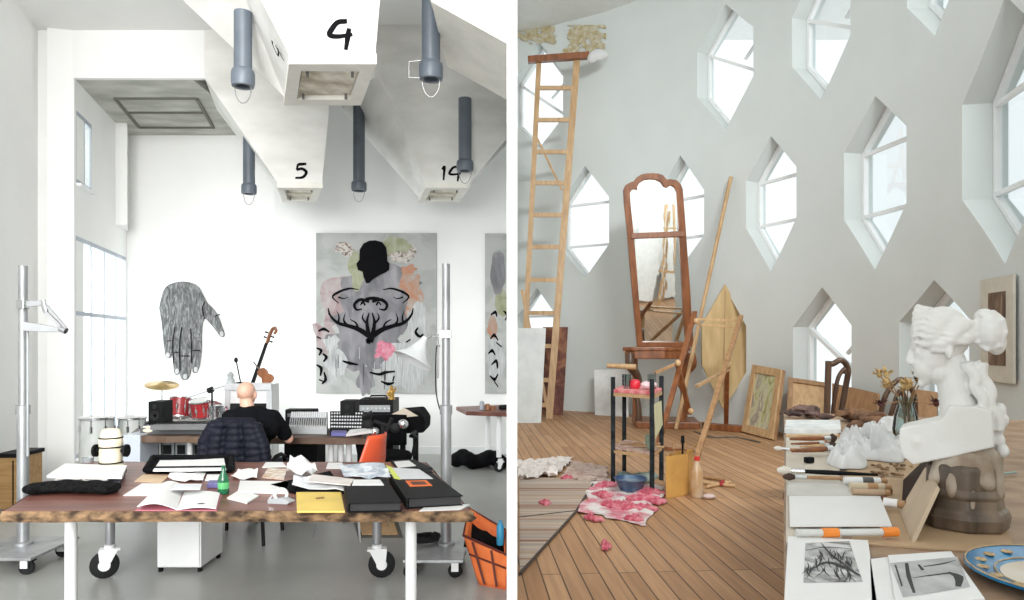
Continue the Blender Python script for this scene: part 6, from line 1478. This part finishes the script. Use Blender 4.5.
def fold_heap(name, label, cat, cx_, cy_, wx, wy, h, sd, n=64):
    c = Q(cx_, cy_, TR+.008)
    def fn(u, v):
        t = 2*PI*u; k = 1+.30*noise.noise(Vector((math.cos(t)*1.8, math.sin(t)*1.8, sd)))
        x, y = math.cos(t)*v*wx*k, math.sin(t)*v*wy*k
        q = Vector((x*17+sd, y*13, sd)); wv = Vector((noise.noise(q*.8), noise.noise(q*.8+Vector((9,0,0))), 0))*.9
        r1 = 1-abs(noise.noise(q+wv))*2.6; r2 = 1-abs(noise.noise(q*2.1+wv*1.5))*2.4
        z = h*(1-v**3.2)*(.46+.46*max(r1, -.4)+.20*max(r2, -.5))
        return Vector((c.x+ex.x*y+ey.x*x, c.y+ex.y*y+ey.y*x, TR+.016+max(z, 0)))
    o = MB().grid(fn, n*2, n//2, .008).build(name, linen, smooth=True); tag(o, label, cat); return o
fold_heap('linen_cloth', 'heap of crumpled white linen cloth in the middle of the work table', 'cloth', 869, 453, .15, .21, .115, 3.3)
fold_heap('linen_cloth', 'small twisted end of white linen left of the big linen heap', 'cloth', 846, 464, .075, .10, .07, 8.1, 40)
cloth('dark_scarf', 'crumpled dark brown cloth behind the white linen', 'cloth', [(847,421,9,.14,.04,0),(858,424,10,.16,.055,0),(868,423,9,.16,.05,0),(876,427,8,.12,.04,0),(856,430,9,.12,.03,0)], mat('dark_brown_cloth', (.09,.045,.025), .9, col2=(.24,.12,.06), scale=10, bump=.4), vox=.012, sm=1, sd=2)
cloth('dark_scarf', 'low heap of dark rags at the far left corner of the table', 'cloth', [(792,418,6,.12,.03,0),(802,416,7,.14,.045,0),(812,418,7,.14,.035,0),(823,420,6,.12,.03,0)], mat('black_brown_rag', (.03,.02,.02), .9, col2=(.20,.12,.10), scale=12, bump=.4), vox=.012, sm=1, sd=4)
fold_heap('crumpled_paper', 'crumpled pale paper beside the vase foot', 'paper', 893, 431, .08, .10, .07, 12.7, 36)
rr = random.Random(2)
for k, (x, y) in enumerate(((878,468),(886,471),(894,467),(902,472),(876,475),(897,477),(885,476),(906,468))):
    c = Q(x, y, TR+.005); mb = MB()
    for q_ in range(4): mb.ell(c+Vector((rr.uniform(-.015,.015), rr.uniform(-.02,.02), .008)), (.010,.008,.006), 8, rz(rr.uniform(0,3)))
    o = mb.build('wood_scrap', MATS.get('brown_scraps') or mat('brown_scraps', (.10,.05,.025), .8, col2=(.40,.24,.12), scale=30), remesh=.005, sm=1); tag(o, 'small brown scrap between the linen and the leaning frames', 'scrap', 'brown scraps beside the linen')
# glass vase with dried flowers
Yv = 3.3; c = Vector((px(906,Yv), Yv, TR+.001)); r = thing('glass_vase', 'clear glass vase of dried yellow-brown flowers behind the bust', 'vase', c)
MB().lathe([(.04,0),(.05,.01),(.058,.06),(.05,.12),(.035,.17),(.045,.21),(.041,.21),(.031,.17),(.045,.12),(.053,.06),(.045,.014),(.001,.010)], c, 24).build('vase_body', jar_glass, r, smooth=True)
rr = random.Random(11); dry = mat('dried_petals', (.40,.24,.09), .9, col2=(.62,.45,.20), scale=30); drk = mat('dark_dried_leaves', (.05,.02,.02), .9, col2=(.16,.05,.04), scale=30)
for k in range(13):
    a = rr.uniform(0, 2*PI); t = rr.uniform(.02,.14); tip = c+Vector((math.cos(a)*t, math.sin(a)*t*.7, .24+rr.uniform(0,.08)))
    if k in (3, 8): tip = c+Vector((.13 if k == 3 else -.13, -.02, .18))
    st_ = MB().tube([c+Vector((rr.uniform(-.01,.01), rr.uniform(-.01,.01), .02)), c+Vector((math.cos(a)*.02,math.sin(a)*.02,.18)), tip], .0025, 5, smooth=3).build('stem', brown_wood, r)
    mb = MB()
    for j in range(12):
        ph = rr.uniform(0, 2*PI); el = rr.uniform(-.3,1.2); d_ = Vector((math.cos(ph)*math.cos(el), math.sin(ph)*math.cos(el), math.sin(el))); s_ = d_.cross(Vector((0,0,1))).normalized()
        p = tip+d_*.008; e_ = tip+d_*rr.uniform(.03,.05); mb.prism([p, p.lerp(e_,.5)+s_*.010, e_, p.lerp(e_,.5)-s_*.010], (0,0,.002))
    mb.ell(tip, .014, 8); mb.build('flower_head', drk if k in (3, 8, 5) else dry, st_)
# plaster bust
Yb_ = 1.80; S_ = Yb_/F
th_ = math.atan((963-512)/F); cth, sth = math.cos(th_), math.sin(th_); RB = rz(-th_)
def B(x, y, d=0):                       # figure turned square to the line of sight
    s = (x-963)*cth*Yb_/F; Y = Yb_-sth*s+cth*d
    return Vector(((963-512)/F*Yb_+cth*s+sth*d, Y, ZC+(HZ-y)/F*Yb_))
r = thing('plaster_bust', 'white plaster bust of a woman with a hair bun facing left on a stained plinth', 'bust', (B(963,0).x, Yb_, TR))
mb = MB(); k_ = S_
def E(x, y, rx, ry, rd, d=0, n=18, rot=0): mb.ell(B(x, y, d), (rx*k_*cth, rd, ry*k_), n, RB@Matrix.Rotation(rot, 3, 'Y'))
E(942,334,30,28.5,.064); E(934,350,23,30,.055); E(926,366,15,17,.042); E(925,378,8,8,.026)           # cranium, face, jaw, chin
E(940,372,14,14,.045); E(918,333,10,16,.048); E(915,345,6,8,.040)
mb.cap(B(913,344), B(907.5,361), 3.0*k_, 3.8*k_); E(909,363,4,3,.014)                                  # nose
E(915,371,4.5,2.6,.018); E(916,376,4.5,2.6,.016); E(921,384,5,4.5,.018); E(914,347,4,3,.036)           # lips, chin, brow
for s_ in (-1, 1): E(918,352,4,3,.010, s_*.030); E(950,352,4,7,.010, s_*.068); E(924,364,9,9,.02, s_*.018)
mb.cap(B(950,362), B(957,405), .037, .039, 16); mb.cap(B(957,400), B(962,422), .040, .052, 18)
E(989,331,17,21,.050); E(979,330,10,12,.035); E(996,342,10,13,.03); E(984,318,11,9,.03)                # bun
for s_ in (-1, 1):                                                                                       # hair waves
    for j in range(9):
        y0_ = 305+j*6.4; pts = []
        for i in range(12):
            t = i/11; x = 914+t*62; y = y0_+(331-y0_)*t*.75+1.7*math.sin(i*1.5+j*.7)+(1-t)*(1.5 if j > 5 else 0)
            ux = (x-942)/33.5; uy = (y-334)/31; dd = math.sqrt(max(.02, 1-min(.98, ux*ux+uy*uy)))
            pts.append(B(x, y, s_*.073*dd))
        if j > 6: pts = pts[3:]
        mb.tube(pts, [.0085+.0035*math.sin(i*1.5+j*.7) for i in range(len(pts))], 8, smooth=3)
for j in range(8):
    a0 = j*.8; pts = [B(989+15*math.cos(a0+t*.8)*(1-.06*t), 331+19*math.sin(a0+t*.8)*(1-.06*t), -.030+.012*t) for t in range(5)]
    mb.tube(pts, .007, 8, smooth=3)
for s_ in (-1, 1):                                                                                       # hanging locks
    for j, (x0_, x1_) in enumerate(((973,992),(979,999),(968,986))):
        pts = [B(x0_+(x1_-x0_)*t/9+2.4*math.sin(t*1.6+j*2), 362+(66 if j < 2 else 50)*t/9, s_*(.012+.010*j)) for t in range(10)]
        mb.tube(pts, [.0165-.0005*t for t in range(10)], 8, smooth=3)
for j in range(5): mb.ell(B(999+3*math.sin(j*2), 408+j*10, .0), (.014,.016,.018), 10)
# chest cut as a slanting slab
ch = [(899,430),(904,428),(920,424),(942,418),(950,405),(975,404),(991,408),(993,442),(950,455),(913,465),(903,458),(898,444)]
for off, sc in ((-.10,.0),(-.05,.0)): pass
mb.prism([B(x, y, -.065) for x, y in ch], B(963,400,.07)-B(963,400,-.065))
mb.cap(B(917,442,-.03), B(917,442,.03), .040, .040, 16); mb.cap(B(930,436,-.02), B(972,428,-.02), .044, .046, 14)
ob = mb.build('plaster_figure', marble, r, remesh=.0034, sm=1)
mb = MB(); cx = B(963,0).x
mb.lathe([(.10,.0),(.105,.03),(.100,.045),(.092,.05),(.088,.075),(.092,.085),(.084,.10),(.082,.15),(.075,.16)], (cx, Yb_, TR+.006), 8, rz(.35)); 
mb.build('plinth', pedestal_mat, r, bevel=.004)
mb = MB()
for j in range(12):
    a0 = j*PI/6; top = Vector((cx+.012+.05*math.cos(a0), Yb_+.04*math.sin(a0), TR+.185)); bot = Vector((cx+.078*math.cos(a0+.15), Yb_+.078*math.sin(a0+.15), TR+.125-.03*(j%3)))
    mb.cap(top, bot, .030, .012 if j % 3 else .018, 10)
mb.cap((cx,Yb_,TR+.14), (cx+.012,Yb_,TR+.20), .06, .05, 16); mb.build('draped_support', mat('cream_stained_drape', (.24,.17,.11), .45, col2=(.55,.49,.40), scale=8, bump=.3), r, remesh=.0045, sm=3)
# frames leaning against the plinth
def slab3(name, label, cat, q4_, m, th, part, extra=None):
    n_ = (q4_[1]-q4_[0]).cross(q4_[3]-q4_[0]).normalized(); cc = (q4_[0]+q4_[1])/2
    r = thing(name, label, cat, cc); MB().prism(q4_, n_*th).build(part, m, r, bevel=.0015); return r, n_
z_ = TR+.006
def base_pt(x, y): return Q(x, y, z_)
a, b_ = base_pt(911,541), base_pt(899,511); tA = P(937,479,a.y+.02)
tA = P(936,487,a.y+.03); tB = P(925,467,b_.y+.03)
r, n_ = slab3('picture_frame', 'small pale wooden picture leaning against the bust plinth', 'picture', [a, b_, tB, tA], mat('pale_panel_wood', (.50,.39,.27), .6), .010, 'panel')
a2, b2_ = base_pt(893,506), base_pt(905,489); tA2, tB2 = P(931,462,a2.y+.03), P(935,459,b2_.y+.03)
a2, b2_ = base_pt(901,512), base_pt(903,480); tA2, tB2 = P(926,468,a2.y+.05), P(927,457,b2_.y+.05)
r, n_ = slab3('picture_frame', 'dark brown picture frame leaning behind the small pale picture', 'picture', [a2, b2_, tB2, tA2], mat('dark_frame', (.03,.014,.009), .7, spec=.1), .014, 'panel')
# decorated blue plate
c = Q(1076,586,TR); c.z = TR+.001; rd = .185
r = thing('blue_plate', 'blue plate with gold flower border at the front right corner', 'plate', c)
MB().lathe([(.001,.006),(rd*.62,.006),(rd*.70,.012),(rd,.026),(rd,.021),(rd*.7,.002),(rd*.6,0),(.001,0)], c, 48).build('dish', mat('turquoise_glaze', (.008,.12,.28), .25, col2=(.015,.19,.38), scale=20), r, smooth=True)
MB().lathe([(.001,.0068),(rd*.62,.0068),(rd*.66,.0095)], c, 48).build('pale_centre', mat('cream_glaze', (.62,.52,.40), .3, col2=(.72,.66,.56), scale=9), r, smooth=True)
mb = MB(); gold = mat('tan_gold_glaze', (.40,.26,.12), .4, col2=(.58,.42,.22), scale=40)
for k in range(18):
    a0 = 2*PI*k/18; R1 = rd*.84; p = c+Vector((math.cos(a0)*R1, math.sin(a0)*R1, .0205))
    for j in range(6):
        a1 = a0+j*PI/3; mb.ell(p+Vector((math.cos(a1)*.007, math.sin(a1)*.007, 0)), (.005,.005,.0025), 8)
mb.build('flower_border', gold, r)['kind'] = 'stuff'
MB().tube([c+Vector((math.cos(t)*rd*.985, math.sin(t)*rd*.985, .0265)) for t in [2*PI*k/48 for k in range(48)]], .0016, 6, closed=True).build('gold_rim', gold, r, smooth=True)
MB().tube([c+Vector((math.cos(t)*rd*.71, math.sin(t)*rd*.71, .0135)) for t in [2*PI*k/48 for k in range(48)]], .0016, 6, closed=True).build('gold_ring', gold, r, smooth=True)
o = MB().tube([Q(1001,476,TR+.006)+Vector((0,0,.006)), Q(1016,474,TR+.006)+Vector((0,0,.006))], .005, 8).build('pencil', mat('grey_green_pencil', (.30,.36,.33), .5)); tag(o, 'grey-green stick lying on the table right of the plinth', 'pencil')
# bentwood chairs behind the far end
def bent_chair(name, label, cx_, Y, m, ytop, x0, x1, kind):
    g = FR; r = thing(name, label, 'chair', (px(cx_, Y), Y+.2, g)); zt_ = wz(ytop, Y); sx = .20; cxm = px(cx_, Y)
    MB().lathe([(.001,.43),(.205,.43),(.21,.45),(.19,.465),(.001,.462)], (cxm, Y+.26, g), 28).build('seat', m, r, smooth=True)
    xa_, xb_ = px(x0, Y), px(x1, Y)
    if kind == 0:
        MB().tube([(xa_,Y+.08,g),(xa_,Y+.04,g+.45),(xa_,Y,zt_)], .022, 10, smooth=4).build('back_post', m, r, smooth=True)
        MB().tube([(xa_,Y,zt_-.02),(xa_+.03,Y,zt_-.02),(xb_-.05,Y-.01,zt_+.005),(xb_,Y,zt_-.06),(xb_-.01,Y+.02,zt_-.2),(xb_-.06,Y+.05,g+.45),(xb_-.05,Y+.08,g)], .020, 10, smooth=5).build('back_bow', m, r, smooth=True)
        xm = px(838, Y); MB().tube([(xm-.04,Y+.04,g+.45),(xm-.02,Y+.02,zt_-.3),(xm+.0,Y,zt_-.12),(xm+.05,Y,zt_-.05),(xb_-.02,Y,zt_-.09)], .015, 8, smooth=5).build('inner_bow', m, r, smooth=True)
    else:
        for k, (a_, b__, zz) in enumerate(((xa_, xb_, 0), (xa_+.05, xb_-.05, -.08))):
            MB().tube([(a_,Y+.06,g+.45),(a_-.0,Y+.03,zt_-.28+zz),(a_+.03,Y,zt_-.10+zz),((a_+b__)/2,Y-.01,zt_+zz),(b__-.03,Y,zt_-.10+zz),(b__,Y+.03,zt_-.28+zz),(b__,Y+.06,g+.45)], .017, 10, smooth=5).build('back_bow', m, r, smooth=True)
    for dx_, dy_ in ((-.15,.42),(.15,.42)) + (((-.16,.10),(.16,.10)) if kind else ()):
        MB().tube([(cxm+dx_,Y+dy_,g+.44),(cxm+dx_*1.25,Y+dy_+(.04 if dy_ > .2 else -.04),g)], .017, 8).build('leg', m, r, smooth=True)
    MB().tube([(cxm+math.cos(t)*.15, Y+.26+math.sin(t)*.15, g+.22) for t in [2*PI*k/20 for k in range(20)]], .010, 6, closed=True).build('leg_ring', m, r)
bent_chair('bentwood_chair', 'dark bentwood chair with looped back behind the far table end', 838, 4.85, dark_wood, 361, 828.5, 848, 0)
bent_chair('bentwood_chair', 'brown bentwood chair with round back behind the vase', 901, 4.75, dark_wood, 379, 882, 918, 1)
# things behind the viewer, seen only in the standing mirror
for i, (x, h, w_, ln, y_) in enumerate(((4.1,2.5,.8,.12,-1.9),(3.4,2.9,1.0,.12,-2.3),(5.0,2.2,.8,-.1,-2.42))):
    R = Matrix.Rotation(ln, 3, 'Y')@Matrix.Rotation(.12, 3, 'X')
    r = thing('stretched_canvas', ('white stretched canvas seen in the standing mirror, middle one', 'broad white canvas seen in the standing mirror', 'white canvas at the edge of the mirror reflection')[i], 'canvas', (x, y_, FR))
    MB().box((x, y_, FR+h/2+.06), (w_, .03, h), rot=R).build('canvas', MATS['blank_canvas'], r)
    MB().box((x, y_-.03, FR+h/2+.06), (.05, .03, h), rot=R).build('stretcher_bar', tan_wood, r)
r = thing('studio_easel', 'wooden studio easel reflected in the standing mirror', 'easel', (4.7, -1.2, FR))
for a, b_ in (((4.4,-1.1,FR),(4.6,-1.3,FR+3.0)),((5.0,-1.1,FR),(4.8,-1.3,FR+3.0)),((4.7,-2.0,FR),(4.7,-1.35,FR+2.8))): MB().bar(a, b_, .06).build('leg', tan_wood, r)
MB().bar((4.3,-1.15,FR+1.0), (5.1,-1.15,FR+1.0), .07).build('tray', tan_wood, r); MB().bar((4.5,-1.25,FR+2.3), (4.9,-1.25,FR+2.3), .05).build('crossbar', tan_wood, r)

# ============================================================ LIGHT : window daylight and added fill lamps
def area(name, loc, target, sx, sy, power, col=(1,1,1)):
    l = bpy.data.lights.new(name, 'AREA'); l.shape = 'RECTANGLE'; l.size = sx; l.size_y = sy; l.energy = power; l.color = col
    o = bpy.data.objects.new(name, l); C.objects.link(o); o.location = loc
    o.rotation_euler = (Vector(target)-Vector(loc)).to_track_quat('-Z', 'Y').to_euler(); return o
area('window_daylight', (-7.2, 8.0, 2.0), (-3.5, 8.3, 1.2), 3.0, 3.6, 300, (.95,.98,1))
la = area('rear_fill_light', (-1.5, -3.2, 3.2), (-3.4, 8, 1.6), 4.0, 3.6, 140, (1,1,.99)); la.data.spread = math.radians(72)  # added fill from behind the camera for the left room, no actual window
lb_ = area('studio_fill_light', (3.4, 1.4, 6.3), (2.4, 11, 2.6), 3.6, .9, 165, (.95,.99,1)); lb_.data.spread = math.radians(110)  # added fill lamp below the ceiling, aimed at the curved wall
lc_ = area('rear_wall_fill_light', (4.4, .9, 6.2), (4.2, -2.7, 2.4), 2.6, .9, 85, (.97,.99,1)); lc_.data.spread = math.radians(100)  # added fill lamp, brightens the rear wall for the mirror

ld_ = area('left_wall_fill_light', (-.7, 1.2, 4.3), (-4.6, 6.6, 2.6), 1.6, 1.2, 36, (1,1,.99)); ld_.data.spread = math.radians(100)  # added fill lamp, brightens the left wall and pier
for o in C.objects:
    if '_o' in o: del o['_o']
